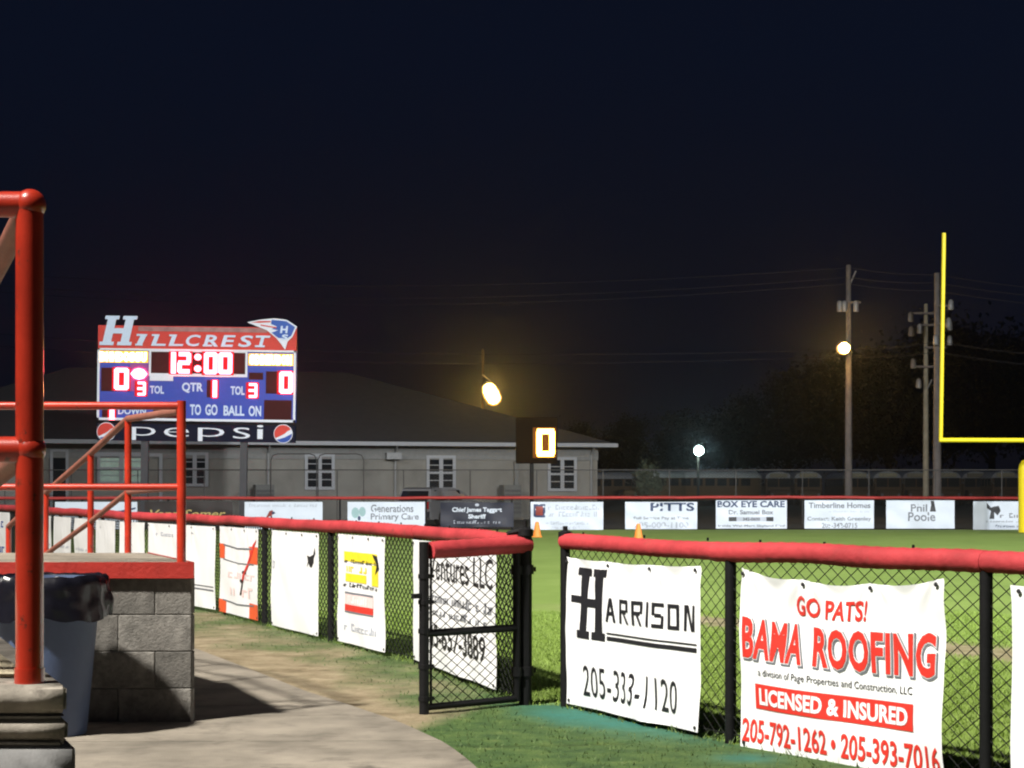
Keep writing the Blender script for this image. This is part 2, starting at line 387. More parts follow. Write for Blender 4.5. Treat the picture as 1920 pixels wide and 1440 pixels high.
def guard(m, pts, r, seg=12, rib=.0):
    """corrugated guard pipe along the top rail, a little uneven"""
    out = []; rs = []
    for (a, b_) in zip(pts[:-1], pts[1:]):
        a = Vector(a); b_ = Vector(b_); n = max(2, int((b_-a).length/.045)) if rib else max(2, int((b_-a).length/.4))
        for i in range(n):
            t = i/n; q = a.lerp(b_, t); q.z += .014*noise.noise(q*1.3); out.append(q); rs.append(r*(1 + rib*(1 if len(out) % 2 else -1)) + .003*noise.noise(q*2.1))
    out.append(Vector(pts[-1])); rs.append(r)
    m.tube(out, rs, seg)
def fence(name, pts, label, h=1.06, padr=.052, post_r=.03, sub=1, rib=.03, p=.098, t=.0034, ends=(1, 1)):
    rt = empty(name, (*pts[0], 0), label, 'fence')
    ps = []
    for a, b_ in zip(pts[:-1], pts[1:]):
        n = max(1, round((Vector(b_)-Vector(a)).length/2.0)) if sub else 1
        for i in range(n): ps.append(tuple(Vector(a).lerp(Vector(b_), i/n)))
    ps.append(pts[-1])
    for q in ps:
        MB().tube([(q[0], q[1], -.05), (q[0], q[1], h-.01)], post_r, 10).build('post', BLK, rt, True)
    m = MB()
    for a, b_ in zip(pts[:-1], pts[1:]): chainlink(m, a, b_, .03, h-.01, p, t)
    tag(m.build('wire_mesh', WIRE, rt), kind='stuff')
    k0 = 0; pr = random.Random(len(pts))
    while k0 < len(pts) - 1:                       # the guard comes in lengths that overlap a little
        k1 = min(k0 + (1 if sub == 0 else 2), len(pts) - 1); seg = [Vector((*p_, h)) for p_ in pts[k0:k1+1]]
        if k0: seg[0] = seg[0] + (seg[1] - seg[0]).normalized()*pr.uniform(.1, .5)*0 - (seg[1] - seg[0]).normalized()*.12
        m = MB(); guard(m, seg, padr*(1.0 + .07*((k0//(1 if sub == 0 else 2)) % 2)), 14, rib); m.build('top_guard', PAD, rt, True); k0 = k1
    for a, b_ in zip(pts[:-1], pts[1:]):
        if min(a[1], b_[1]) > 19: continue
        a = Vector((*a, h)); b_ = Vector((*b_, h)); L_ = (b_-a).length; u_ = .25; dd = (b_-a)/L_
        while u_ < L_:
            p_ = a + dd*u_; MB().box(p_ + Vector((0, 0, padr*1.16)), (.012, .012, .018)).build('tie', WIRE, rt); u_ += pr.uniform(.5, .8)
    MB().tube([(x, y, .05) for x, y in pts], .004, 5).build('tension_wire', WIRE, rt)
    return rt, ps
fence('chain_link_fence', LEFT, 'black chain-link fence with red top guard running left from the gate into the distance', t=.0046)
frt, _ = fence('chain_link_fence', RIGHT, 'black chain-link fence with red top guard right of the gate, nearest to the camera', sub=0, post_r=.032, t=.0028)

# caps on the two posts beside the gate opening
def post_cap(x, y, rt):
    m = MB(); m.tube([(x, y, 1.05), (x, y, 1.125), (x, y, 1.14)], [.045, .045, .015], 10); m.build('post_cap', BLK, rt, True)
post_cap(*RIGHT[0], frt)
MB().tube([(.344, 12.4, 1.13), (.344, 12.4, 1.165)], .016, 8).build('cap_knob', BLK, frt)

def gate():
    H = Vector((*GATE_HINGE, 0)); F = Vector((*GATE_FREE, 0)); d = (F-H).normalized()
    rt = empty('fence_gate', H, 'open black gate with red top guard and chain-link, hinged beside the opening', 'gate')
    hp = H; st = H + d*.075
    m = MB(); m.tube([hp + Vector((0, 0, -.05)), hp + Vector((0, 0, 1.12))], .043, 12); m.build('hinge_post', BLK, rt, True)
    m = MB(); m.tube([hp + Vector((0, 0, 1.10)), hp + Vector((0, 0, 1.14)), hp + Vector((0, 0, 1.155))], [.052, .05, .02], 12)
    m.tube([hp + Vector((0, 0, 1.15)), hp + Vector((0, 0, 1.20))], .014, 8); m.tube([hp + Vector((-.02, 0, 1.135)), hp + Vector((-.12, -.02, 1.115))], [.028, .012], 8)
    m.build('post_cap', BLK, rt, True)
    MB().tube([st + Vector((0, 0, .03)), st + Vector((0, 0, 1.02))], .027, 12).build('stile', BLK, rt, True)
    MB().tube([F + Vector((0, 0, -.005)), F + Vector((0, 0, 1.075))], .031, 12).build('stile', BLK, rt, True)
    for z, r in ((.045, .022), (.505, .024), (1.01, .022)):
        MB().tube([st + Vector((0, 0, z)), F + Vector((0, 0, z))], r, 10).build('rail', BLK, rt, True)
    m = MB(); a = st - d*.10; guard(m, [(a.x, a.y, 1.035), ((F - d*.045).x, (F - d*.045).y, 1.02)], .055, 14, .02); m.build('top_guard', PAD, rt, True)
    m = MB(); chainlink(m, (st.x, st.y), (F.x, F.y), .05, 1.0, .093, .003); tag(m.build('wire_mesh', WIRE, rt), kind='stuff')
    bar = F - d*.055
    MB().tube([bar + Vector((0, 0, .04)), bar + Vector((0, 0, .98))], .008, 6).build('tension_bar', BLK, rt)
    for z in (.10, .30, .52, .70, .86):
        m = MB(); m.tube([F + Vector((0, 0, z - .014)), F + Vector((0, 0, z + .014))], .037, 12); m.box(F - d*.045 + Vector((0, 0, z)), (.06, .02, .02), math.atan2(d.y, d.x)); m.build('band', BLK, rt)
    for z in (.22, .88):
        m = MB(); m.tube([hp + Vector((0, 0, z - .03)), hp + Vector((0, 0, z + .03))], .055, 12); m.tube([st + Vector((0, 0, z - .03)), st + Vector((0, 0, z + .03))], .038, 12)
        m.box(hp - d*.055 + Vector((0, 0, z)), (.05, .03, .03), math.atan2(d.y, d.x)); m.build('hinge', BLK, rt, True)
    m = MB(); m.box(F + d*.03 + Vector((0, 0, .74)), (.12, .025, .03), math.atan2(d.y, d.x)); m.build('latch', BLK, rt)
gate()

# ------------------------------------------------------------------ banners
def on_left(px):
    """point of the left fence line seen in that direction"""
    k = (px-960)/3600
    for (x0, y0), (x1, y1) in zip(LEFT[:-1], LEFT[1:]):
        a = x0 - k*y0; b_ = x1 - k*y1
        if a*b_ <= 0: t = a/(a-b_); return Vector((x0 + (x1-x0)*t, y0 + (y1-y0)*t))
def on_right(px):
    k = (px-960)/3600
    for (x0, y0), (x1, y1) in zip(RIGHT[:-1], RIGHT[1:]):
        a = x0 - k*y0; b_ = x1 - k*y1
        if a*b_ <= 0: t = a/(a-b_); return Vector((x0 + (x1-x0)*t, y0 + (y1-y0)*t))
def banner(A, B_, z0, z1, label, items, group, vinyl=None, amp=.012, seed=0, sag=.0, gap=.036, grom=True, pull=0., cells=.04):
    """vinyl sheet tied to a fence between ground points A (left) and B (right); items: (name, material, (verts, faces), lift)"""
    A = Vector((A[0], A[1], 0)); B_ = Vector((B_[0], B_[1], 0)); L = (B_-A).length; d = (B_-A)/L; n = Vector((d.y, -d.x, 0)); H = z1-z0
    def P(u, z, o=0.):
        fu = u/L; fz = (z-z0)/H
        e = noise.noise(Vector((u*1.6 + seed*7.3, z*2.1, seed))) * amp + noise.noise(Vector((u*5 + z*3.0 + seed, z*4.3 - u*2, seed*2.1)))*amp*.35
        e += .35*amp*math.sin((u*2.2 + z*3.1)*3 + seed)*max(0, 1-fz)
        for gu in ((.02, .35, .68, .98) if cells < .1 else ()):             # tension folds spreading from the ties
            du = fu - gu; dz_ = 1 - fz; e += amp*.5*math.cos(9*math.atan2(du*L, dz_*H + .06))*math.exp(-4.0*math.hypot(du*L, dz_*H))
        zz = z - sag*(4*fu*(1-fu))*max(0, fz)**2 - sag*.35*abs(math.sin(fu*math.pi*3))*max(0, fz)**4
        if pull:  # a fold running across a lower corner
            q = (fu - .30) - (.55 - fz)*.62; e += pull*math.exp(-(q/.085)**2)*max(0, .5-fz)*2
        return A + d*u + n*(gap + e + o) + Vector((0, 0, zz))
    rt = None
    nu, nz_ = max(4, int(L/cells)), max(4, int(H/cells))
    vs = [P(L*i/nu, z0 + H*j/nz_) for j in range(nz_+1) for i in range(nu+1)]
    fs = [(j*(nu+1)+i, j*(nu+1)+i+1, (j+1)*(nu+1)+i+1, (j+1)*(nu+1)+i) for j in range(nz_) for i in range(nu)]
    rt = MB().add(vs, fs).build('banner', vinyl or VIN, None, True)
    for p in rt.data.polygons: p.use_smooth = True
    tag(rt, label, 'banner', group)
    for nm, mm, (pv, pf), lift in items:
        if not pv: continue
        bm = bmesh.new(); bv = [bm.verts.new((u, 0, z)) for u, z in pv]
        for f in pf:
            try: bm.faces.new([bv[i] for i in f])
            except ValueError: pass
        bmesh.ops.remove_doubles(bm, verts=bm.verts[:], dist=1e-5)
        lim = .5*cells/min(L, H) if cells > .1 else cells*1.2/L
        for _ in range(6):
            bmesh.ops.triangulate(bm, faces=bm.faces[:])
            es = [e for e in bm.edges if e.calc_length() > lim]
            if not es: break
            bmesh.ops.subdivide_edges(bm, edges=es, cuts=1, use_grid_fill=False)
        for v in bm.verts: v.co = P(v.co.x*L, z0 + v.co.z*H, .0026*lift + .0012)
        isl = []
        if nm == 'letter' or nm.startswith('letter_'):
            bm.verts.index_update(); left = set(bm.verts)
            while left:
                st = [left.pop()]; comp = set(st)
                while st:
                    for e_ in st.pop().link_edges:
                        for v_ in e_.verts:
                            if v_ in left: left.discard(v_); comp.add(v_); st.append(v_)
                isl.append(comp)
        else: isl = [set(bm.verts)]
        for comp in isl:
            vl = list(comp); ix = {v_: i_ for i_, v_ in enumerate(vl)}
            me = bpy.data.meshes.new(nm); me.from_pydata([v_.co for v_ in vl], [], [[ix[v_] for v_ in f_.verts] for f_ in bm.faces if f_.verts[0] in comp])
            for p in me.polygons: p.use_smooth = True
            o = link(nm, me, mm); o.parent = rt
            if nm == 'lettering': o['kind'] = 'stuff'
            if len(me.polygons):  # face the walkway
                if sum((p.normal.dot(n) for p in me.polygons)) < 0: me.flip_normals()
        bm.free()
    if grom:
        for fu in (.02, .35, .68, .98):
            for zz in (z0 + H*.975, z0 + H*.025):
                if zz < z0 + H*.5 and fu in (.35, .68): continue
                q = P(L*fu, zz, .002); MB().tube([q, q + n*.006], .011, 8).build('grommet', DARKM, rt)
    return rt
GB_R = 'banners on the fence right of the gate'; GB_L = 'banners along the fence left of the gate'; GB_F = 'banners on the far fence behind the end zone'

# --- right of the gate: black H banner. normalised u,z inside the sheet
def slabH(u0, z0, u1, z1):
    w = u1-u0; h = z1-z0; R = lambda a, b_, c, e: rect(u0+a*w, z0+b_*h, u0+c*w, z0+e*h)
    return merge(R(.0, .0, .46, .11), R(.0, .89, .46, 1), R(.54, .0, 1, .11), R(.54, .89, 1, 1), R(.10, .11, .36, .89), R(.64, .11, .90, .89), R(-.28, .49, .10, .59), R(.36, .45, .64, .57))
def stroke_word(word, u0, z0, u1, z1, tu, tz):
    """squared drafting letters made of bars"""
    n = len(word); cw = (u1-u0)/(n - .55); x = u0; out = []
    for ch in word:
        w = cw*.72; wI = tu; a, b_ = x, x + w; m = (z0+z1)/2
        def bar(p, q_, t=tu):
            return poly([(p[0] - t/2, p[1]), (p[0] + t/2, p[1]), (q_[0] + t/2, q_[1]), (q_[0] - t/2, q_[1])])
        V = lambda xx, y0=z0, y1=z1: out.append(rect(xx, y0, xx + tu, y1)); Hh = lambda yy, x0=a, x1=b_: out.append(rect(x0, yy, x1, yy + tz))
        if ch == 'A': out += [bar((a + tu/2, z0), ((a+b_)/2, z1)), bar((b_ - tu/2, z0), ((a+b_)/2, z1))]; Hh(z0 + (z1-z0)*.28, a + w*.2, b_ - w*.2)
        elif ch == 'R': V(a); Hh(z1 - tz, a + tu, b_); V(b_ - tu, m, z1 - tz); Hh(m - tz/2, a + tu, b_ - tu); out.append(bar((b_ - tu/2, z0), (a + w*.5, m - tz/2)))
        elif ch == 'I': V(x); x += tu*2.4; continue
        elif ch == 'S': Hh(z1 - tz); V(a, m, z1 - tz); Hh(m - tz/2, a + tu, b_ - tu); V(b_ - tu, z0 + tz, m); Hh(z0)
        elif ch == 'O': V(a); V(b_ - tu); Hh(z0, a + tu, b_ - tu); Hh(z1 - tz, a + tu, b_ - tu)
        elif ch == 'N': V(a); V(b_ - tu); out.append(bar((b_ - tu, z0), (a + tu, z1)))
        x += cw
    return merge(*out)
q = lambda px: on_right(px)
banner(q(1071), q(1322), .03, .97, 'white banner with large black slab H and phone number, just right of the gate',
       [('letter', INK, slabH(.105, .465, .325, .945), 1),
        ('letter', INK, stroke_word('ARRISON', .335, .60, .995, .76, .017, .024), 1),
        ('letter', INK, text('205-333-1120', .15, .08, .855, .285, .0, 0, 1.05), 1),
        ('printed_line', INK, rect(.34, .517, .975, .527), 1), ('printed_line', INK, rect(.34, .475, .975, .502), 1)], GB_R, seed=3, sag=.015, amp=.022, pull=.045, cells=.018)
# --- red lettered roofing banner
bama = lambda b_, dx=0, dz=0: merge(text('BAMA', .02 + dx, .505 + dz, .335 + dx, .735 + dz, b_, 0, 1.1, 0, .035), text('ROOFING', .39 + dx, .505 + dz, .965 + dx, .735 + dz, b_, 0, 1.1, 0, .035))
bA, bB = q(1397), q(1780)
banner(bA, bB, 0.0, .975, 'white banner with red lettering and red strip, second right of the gate',
       [('letter', RINK, text('GO PATS!', .295, .785, .66, .905, .03, .1, 1.05), 1),
        ('letter_outline', GINK, bama(.07, .004, -.006), 1), ('letter_rim', VIN, bama(.056), 2), ('letter', RINK, bama(.035), 3),
        ('lettering', INK, text('a division of Page Properties and Construction, LLC', .10, .40, .865, .452, .0, 0, 1.0), 1),
        ('printed_strip', RINK, rect(.08, .225, .872, .365), 1), ('letter', VIN, text('LICENSED & INSURED', .105, .248, .85, .343, .035, 0, 1.02), 2),
        ('letter', RINK, text('205-792-1262 • 205-393-7016', .01, .03, .985, .165, .022, 0, 1.0), 1)], GB_R, seed=8, sag=.05, amp=.024, cells=.018)
banner(q(1906), Vector((3.9, 6.47)), .02, .96, 'white banner cut off by the right edge of the picture', [('lettering', INK, scribble(.03, .5, .6, .62, 12, 3), 1)], GB_R, seed=5, sag=.02)

# --- left of the gate
l_ = on_left
banner(l_(783), l_(940), .04, 1.0, 'white banner with grey lettering partly behind the open gate',
       [('letter', INK, text('Ventures LLC', .22, .70, .97, .92, .0, 0, .98), 1), ('letter', INK, text('205-657-3889', .16, .16, .88, .35, .012, 0, 1.0), 1),
        ('lettering', GINK, scribble(.1, .52, .98, .60, 22, 5), 1), ('lettering', GINK, scribble(.2, .42, .9, .48, 18, 9), 1)], GB_L, seed=11)
PR = mat('orange_red_ink', (.72, .10, .03), .45, .06); YI = mat('yellow_ink', (.80, .66, .03), .45, .08); PKI = mat('pink_ink', (.78, .60, .60), .5, .08)
banner(l_(641), l_(729), .035, 1.0, 'white banner with yellow lettering and a red box on the left fence',
       [('printed_patch', YI, merge(rect(.14, .755, .86, .845), rect(.18, .57, .62, .645), rect(.74, .56, .88, .745)), 1),
        ('lettering', INK, merge(scribble(.14, .745, .86, .775, 14, 4), scribble(.12, .525, .86, .56, 14, 6)), 2), ('lettering', YI, scribble(.2, .66, .64, .74, 5, 8), 1),
        ('lettering', INK, poly([(.74, .84), (.86, .83), (.9, .72), (.82, .66), (.86, .76)]), 2),
        ('printed_box', RINK, rect(.17, .30, .76, .36), 1), ('printed_box', GINK, merge(rect(.17, .285, .76, .30), rect(.17, .455, .76, .475)), 1), ('printed_box', PKI, rect(.17, .36, .76, .455), 1),
        ('lettering', VIN, scribble(.25, .375, .72, .44, 6, 12), 2), ('lettering', PINK_, scribble(.15, .12, .84, .19, 9, 2), 1)], GB_L, seed=13)
star = [(.80, .73), (.86, .745), (.90, .80), (.925, .87), (.92, .80), (.89, .735), (.94, .73), (.90, .69), (.92, .645), (.86, .625), (.82, .645), (.78, .60), (.80, .66)]
banner(l_(515), l_(604), .03, .99, 'almost blank white banner with one black splash figure on the left fence', [('printed_figure', INK, poly([(.78, .775), (.84, .765), (.90, .79), (.925, .86), (.935, .80), (.905, .755), (.90, .71), (.86, .66), (.83, .665), (.805, .70), (.765, .655), (.795, .715)]), 1), ('lettering', PINK_, scribble(.03, .60, .08, .72, 2, 3), 1)], GB_L, seed=17)
banner(l_(418), l_(490), .04, .99, 'white banner with orange-red side blocks and a dark squiggle on the left fence',
       [('printed_block', PR, merge(rect(0, .63, .14, .80), rect(.80, .61, 1, .80), rect(0, .0, .18, .15), rect(.78, .0, 1, .17)), 1),
        ('printed_line', GINK, merge(poly([(.1, .80), (.5, .77), (.9, .785), (.9, .77), (.5, .755), (.1, .785)]), poly([(.1, .63), (.5, .60), (.9, .61), (.9, .60), (.5, .59), (.1, .62)]), poly([(.1, .155), (.5, .135), (.9, .155), (.9, .14), (.5, .12), (.1, .14)])), 2),
        ('printed_squiggle', RINK, poly([(.97, .90), (.88, .82), (.84, .74), (.72, .58), (.62, .47), (.60, .40), (.64, .40), (.68, .48), (.77, .58), (.88, .73), (.92, .82)]), 2),
        ('printed_squiggle', INK, merge(disc(.66, .50, .06, .022, 10), disc(.60, .40, .05, .02, 10), poly([(.55, .24), (.60, .38), (.63, .38), (.585, .24)])), 2),
        ('lettering', PKI, merge(scribble(.25, .42, .95, .52, 5, 21), scribble(.3, .22, .9, .34, 4, 22)), 1)], GB_L, seed=19)
banner(l_(283), l_(409), .04, .98, 'white banner with two thin grey lines behind the platform corner post', [('printed_line', GINK, merge(rect(.66, .26, .98, .275), rect(.66, .215, .98, .235)), 1), ('lettering', PINK_, scribble(.12, .84, .42, .89, 7, 2), 1), ('lettering', GINK, text('A', .66, .89, .70, .92), 1)], GB_L, seed=23)
for a, b_, lab, sd in ((229, 276, 'white banner between the second and third railing posts from the platform corner', 29), (184, 221, 'white banner with a small grey A behind the sloping handrail', 31), (144, 176, 'narrow white banner behind the foot of the sloping handrail', 37), (105, 137, 'white banner right of the thick red pole', 41), (82, 100, 'slim white banner just beside the thick red pole', 43)):
    banner(l_(a), l_(b_), .04, .98, lab, [('lettering', GINK, text('A', .2, .88, .28, .92), 1)] if sd == 31 else [('lettering', PINK_, scribble(.1, .5, .9, .55, 8, sd), 1)], GB_L, seed=sd, grom=False)
banner(l_(-30), l_(22), .04, .98, 'white banner with blue marks left of the thick red pole', [('lettering', BINK, merge(scribble(.6, .7, .9, .9, 3, 1), scribble(.6, .2, .95, .4, 3, 4)), 1)], GB_L, seed=47, grom=False)

# ------------------------------------------------------------------ far fence with its banners
def farfence():
    pts = [(-30, FAR_D), (30, FAR_D)]
    rt = empty('chain_link_fence', (-30, FAR_D, 0), 'distant black chain-link fence with thin red rail behind the end zone', 'fence')
    for i in range(21):
        x = -30 + 3*i; MB().tube([(x, FAR_D, 0), (x, FAR_D, 1.08)], .035, 8).build('post', BLK, rt)
    m = MB(); chainlink(m, pts[0], pts[1], .03, 1.08, .12, .0035); tag(m.build('wire_mesh', WIRE, rt), kind='stuff')
    m = MB(); guard(m, [(-30, FAR_D, 1.1), (-9, FAR_D, 1.10), (10, FAR_D, 1.13), (30, FAR_D, 1.05)], .055, 10); m.build('top_guard', mat('dull_red_guard', (.33, .028, .025), .55, .12), rt, True)
farfence()
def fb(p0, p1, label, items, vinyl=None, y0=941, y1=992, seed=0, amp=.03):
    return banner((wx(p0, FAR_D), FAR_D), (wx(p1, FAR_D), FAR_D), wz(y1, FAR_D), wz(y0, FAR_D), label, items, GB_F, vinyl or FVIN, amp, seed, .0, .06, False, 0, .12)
NAVY = mat('navy_vinyl', (.012, .014, .03), .45, .1); GOLD = mat('gold_ink', (.42, .32, .12), .5, .1); TEAL_I = mat('teal_ink', (.30, .45, .47), .5, .1)
RUST = mat('rust_ink', (.25, .04, .03), .5, .2); NI = mat('navy_ink', (.03, .05, .12), .5, .1)
fb(104, 258, 'far white banner with dark swoosh, leftmost under the scoreboard', [('printed_swoosh', NI, poly([(.45, .75), (.62, .66), (.8, .68), (.98, .80), (.98, .74), (.8, .60), (.62, .58), (.45, .70)]), 1), ('lettering', GINK, scribble(.1, .2, .9, .4, 14, 3), 1)], seed=1)
fb(272, 437, 'dark banner with gold script lettering on the far fence', [('lettering', GOLD, text('Vann Somer', .06, .42, .92, .70, .015, .3), 1)], mat('dark_brown_vinyl', (.02, .014, .014), .5, .1), 940, 992, 2)
fb(459, 605, 'far white banner with a small bird figure and one line of print', [('lettering', PINK_, scribble(.06, .82, .96, .93, 30, 5), 1), ('printed_figure', RUST, poly([(.29, .50), (.32, .66), (.36, .70), (.37, .60), (.40, .58), (.35, .52), (.36, .36), (.33, .48), (.26, .36)]), 1), ('printed_figure', NI, disc(.37, .60, .022, .05, 8), 2), ('lettering', GINK, scribble(.3, .1, .8, .3, 12, 6), 1)], seed=3)
fb(652, 797, 'far white banner with teal tree emblem and grey two-line lettering', [('emblem', TEAL_I, merge(disc(.10, .60, .05, .20, 12), disc(.19, .64, .045, .18, 12)), 1), ('emblem', NI, disc(.15, .40, .02, .09, 8), 2), ('lettering', GINK, text('Generations', .30, .62, .85, .90, .015), 1), ('lettering', GINK, text('Primary Care', .30, .28, .92, .58, .015), 1), ('lettering', RUST, scribble(.2, .10, .92, .2, 20, 8), 1)], seed=4)
fb(826, 963, 'black banner with white lettering on the far fence', [('lettering', FVIN, text('Chief James Taggart', .16, .56, .84, .80, .03), 1), ('lettering', FVIN, text('Sheriff', .38, .34, .62, .52, .04), 1), ('lettering', PINK_, scribble(.18, .14, .82, .27, 26, 9), 1), ('emblem', PINK_, disc(.5, .9, .03, .06, 8), 1)], NAVY, 942, 988, 5)
fb(995, 1131, 'far white banner with dark red square emblem in front of the nearer gap', [('emblem', NI, rect(.04, .45, .20, .92), 1), ('emblem', RUST, rect(.07, .52, .17, .84), 2), ('lettering', PINK_, merge(scribble(.24, .72, .95, .90, 14, 2), scribble(.24, .48, .92, .66, 14, 4), scribble(.2, .2, .8, .30, 24, 6), scribble(.28, .03, .68, .16, 12, 7)), 1)], seed=6, y1=994, amp=.06)
fb(1172, 1307, 'far white banner with big navy word on its upper right', [('lettering', NI, text('PITTS', .35, .66, .96, .97, .03, 0, 1.05), 1), ('lettering', GINK, text('Full Service Pay at Time', .12, .33, .88, .46, .01), 1), ('lettering', PINK_, text('205-000-1100', .12, .04, .88, .26, .03), 1)], seed=7, amp=.06)
fb(1342, 1475, 'far white banner with bold black heading and a dark bar', [('lettering', NI, text('BOX EYE CARE', .02, .75, .97, .98, .035, 0, 1.03), 1), ('lettering', GINK, text('Dr. Samuel Box', .18, .50, .81, .66, .025), 1), ('printed_bar', INK, merge(rect(.18, .26, .29, .41), rect(.71, .26, .81, .41)), 1), ('printed_bar', PINK_, rect(.29, .26, .71, .41), 1), ('lettering', INK, text('342-0600', .38, .28, .62, .39, .02), 2), ('lettering', GINK, text('Inside Wal-Mart Skyland Blvd', .03, .04, .97, .14, .02), 1)], seed=8, y0=938, y1=991)
fb(1508, 1638, 'far white banner with three lines of pale grey lettering', [('lettering', GINK, text('Timberline Homes', .06, .72, .95, .92, .02), 1), ('lettering', PINK_, scribble(.34, .58, .94, .63, 24, 4), 1), ('lettering', GINK, text('Contact: Keith Greenley', .04, .24, .96, .42, .015), 1), ('lettering', GINK, text('205-342-0715', .25, .02, .76, .20, .015), 1)], seed=9, y0=938, y1=991)
fb(1661, 1789, 'far white banner with two-word serif-like lettering and dark tower figure', [('lettering', GINK, text('Phil', .36, .60, .60, .86, .015), 1), ('lettering', GINK, text('Poole', .32, .26, .72, .58, .015), 1), ('printed_figure', INK, poly([(.64, .60), (.73, .60), (.71, .84), (.70, .98), (.65, .98), (.66, .84)]), 1)], seed=10, y0=938, y1=991)
fb(1824, 1975, 'far white banner with a dark raised-arm figure beside the goal post', [('printed_figure', INK, poly([(.20, .38), (.26, .38), (.26, .62), (.30, .50), (.34, .66), (.32, .84), (.26, .82), (.22, .78), (.165, .96), (.17, .76), (.22, .66)]), 1), ('lettering', GINK, merge(scribble(.33, .42, .8, .58, 8, 2), scribble(.16, .26, .9, .33, 28, 3)), 1), ('lettering', NI, scribble(.28, .08, .8, .17, 20, 5), 1)], seed=11, y0=940, y1=993)

# ------------------------------------------------------------------ platform of concrete blocks with red edge, left foreground
PZ = .966; PD = 11.42; PX1 = -1.905
def platform():
    rt = empty('block_platform', (-3.9, PD, 0), 'grey concrete block platform with red painted deck edge behind the bin', 'platform')
    sl = -.345                               # sideways run of the right end per metre of depth
    L = -6.4; D = 1.75
    bh, bw, t = .2185, .437, .005
    core = MB().prism([(L, PD + .008), (PX1 - .012, PD + .008), (PX1 - .012 + sl*D, PD + D), (L, PD + D)], 0, .872); core.build('mortar_core', MORT, rt)
    bm = MB().cbox((0, 0, 0), (bw - t, .12, bh - t), .004); me = None
    hm = MB().cbox((0, 0, 0), (bw/2 - t, .12, bh - t), .004); hme = None
    for c in range(4):
        x = PX1; first = (c % 2 == 1)
        while x > L:
            wv = bw/2 if first else bw; src = hm if first else bm
            ref = hme if first else me
            jx = random.uniform(-.004, .004)
            loc = (x - wv/2, PD + .06 + random.uniform(-.006, .004), .0 + bh*(c + .5))
            if ref is None:
                o = src.build('block', BLOCK, rt); ref = o.data
                if first: hme = ref
                else: me = ref
            else: o = link('block', ref, None, rt)
            o.location = loc
            x -= wv; first = False
    # blocks on the right end
    e = Vector((sl, 1)).normalized(); ang = math.atan2(e.y, e.x)
    for c in range(4):
        for k in range(4):
            u = (.12 if c % 2 else .12 + bw/2) + bw*(k + .5) - bw/2 + .1
            o = link('block', me, None, rt); o.rotation_euler = (0, 0, ang); o.location = (PX1 - .07 + e.x*u, PD + e.y*u + .02, bh*(c + .5))
            if u + bw/2 > D: break
    dk = [(L, PD - .03), (PX1 + .015, PD - .03), (PX1 + .015 + sl*D, PD + D), (L, PD + D)]
    MB().prism([(L, PD - .02), (PX1 + .005, PD - .02), (PX1 + .005 + sl*D, PD + D - .01), (L, PD + D - .01)], .876, PZ).build('deck_slab', CONC, rt)
    m = MB(); m.prism([(L, PD - .045), (PX1 + .02, PD - .045), (PX1 + .02, PD - .022), (L, PD - .022)], .874, PZ + .004)
    m.prism([(PX1 + .007, PD - .022), (PX1 + .02, PD - .022), (PX1 + .02 + sl*D, PD + D), (PX1 + .007 + sl*D, PD + D)], .874, PZ + .004)
    m.build('red_edge', FASC, rt)
    # ramp falling away behind
    a = Vector((PX1 + sl*D - .05, PD + D + .01)); b_ = a + Vector((sl, 1))*4.0
    vs = [(a.x, a.y, PZ), (a.x - 1.3, a.y, PZ), (b_.x - 1.3, b_.y, .04), (b_.x, b_.y, .04), (a.x, a.y, 0), (a.x - 1.3, a.y, 0), (b_.x - 1.3, b_.y, 0), (b_.x, b_.y, 0)]
    MB().add(vs, [(0, 1, 2, 3), (0, 3, 7, 4), (1, 5, 6, 2), (0, 4, 5, 1), (2, 6, 7, 3)]).build('ramp', CONC, rt)
    # handrail
    hr = empty('handrail', (PX1, PD, PZ), 'red pipe handrail with sloping rails standing on the block platform', 'handrail')
    R = .024; y0 = PD + .03; ztop = 1.90; zmid = 1.415
    def post(x, y, zt, zb=PZ - .02, r=R): MB().tube([(x, y, zb), (x, y, zt)], r, 12).build('post', RED, hr, True)
    cx = wx(340, y0)
    post(cx, y0, ztop + .03, r=.028)
    MB().tube([(L, y0, ztop), (cx - .0, y0, ztop)], R, 12).build('top_rail', RED, hr, True)
    MB().tube([(L, y0, zmid), (cx, y0, zmid)], R*.85, 12).build('mid_rail', RED, hr, True)
    for px, d, zt in ((240, 13.15, 1.88), (170, 14.1, 1.66), (86, 15.3, 1.37), (16, 16.4, 1.08)):
        post(wx(px, d), d, zt, max(0, PZ - .02 if d < 13.3 else .0))
    P = lambda px, d, z: (wx(px, d), d, z)
    MB().tube([P(340, y0, ztop - .03), P(240, 13.15, 1.885), P(170, 14.1, 1.665), P(86, 15.3, 1.375), P(16, 16.4, 1.085)], R, 12).build('sloping_rail', DULL_PINK, hr, True)
    MB().tube([P(340, y0, zmid), P(240, 13.15, 1.385), P(170, 14.1, 1.165), P(86, 15.3, .885), P(16, 16.4, .60)], R*.8, 12).build('sloping_rail', DULL_PINK, hr, True)
    post(-4.3, y0, ztop); post(-6.2, y0, ztop)
platform()

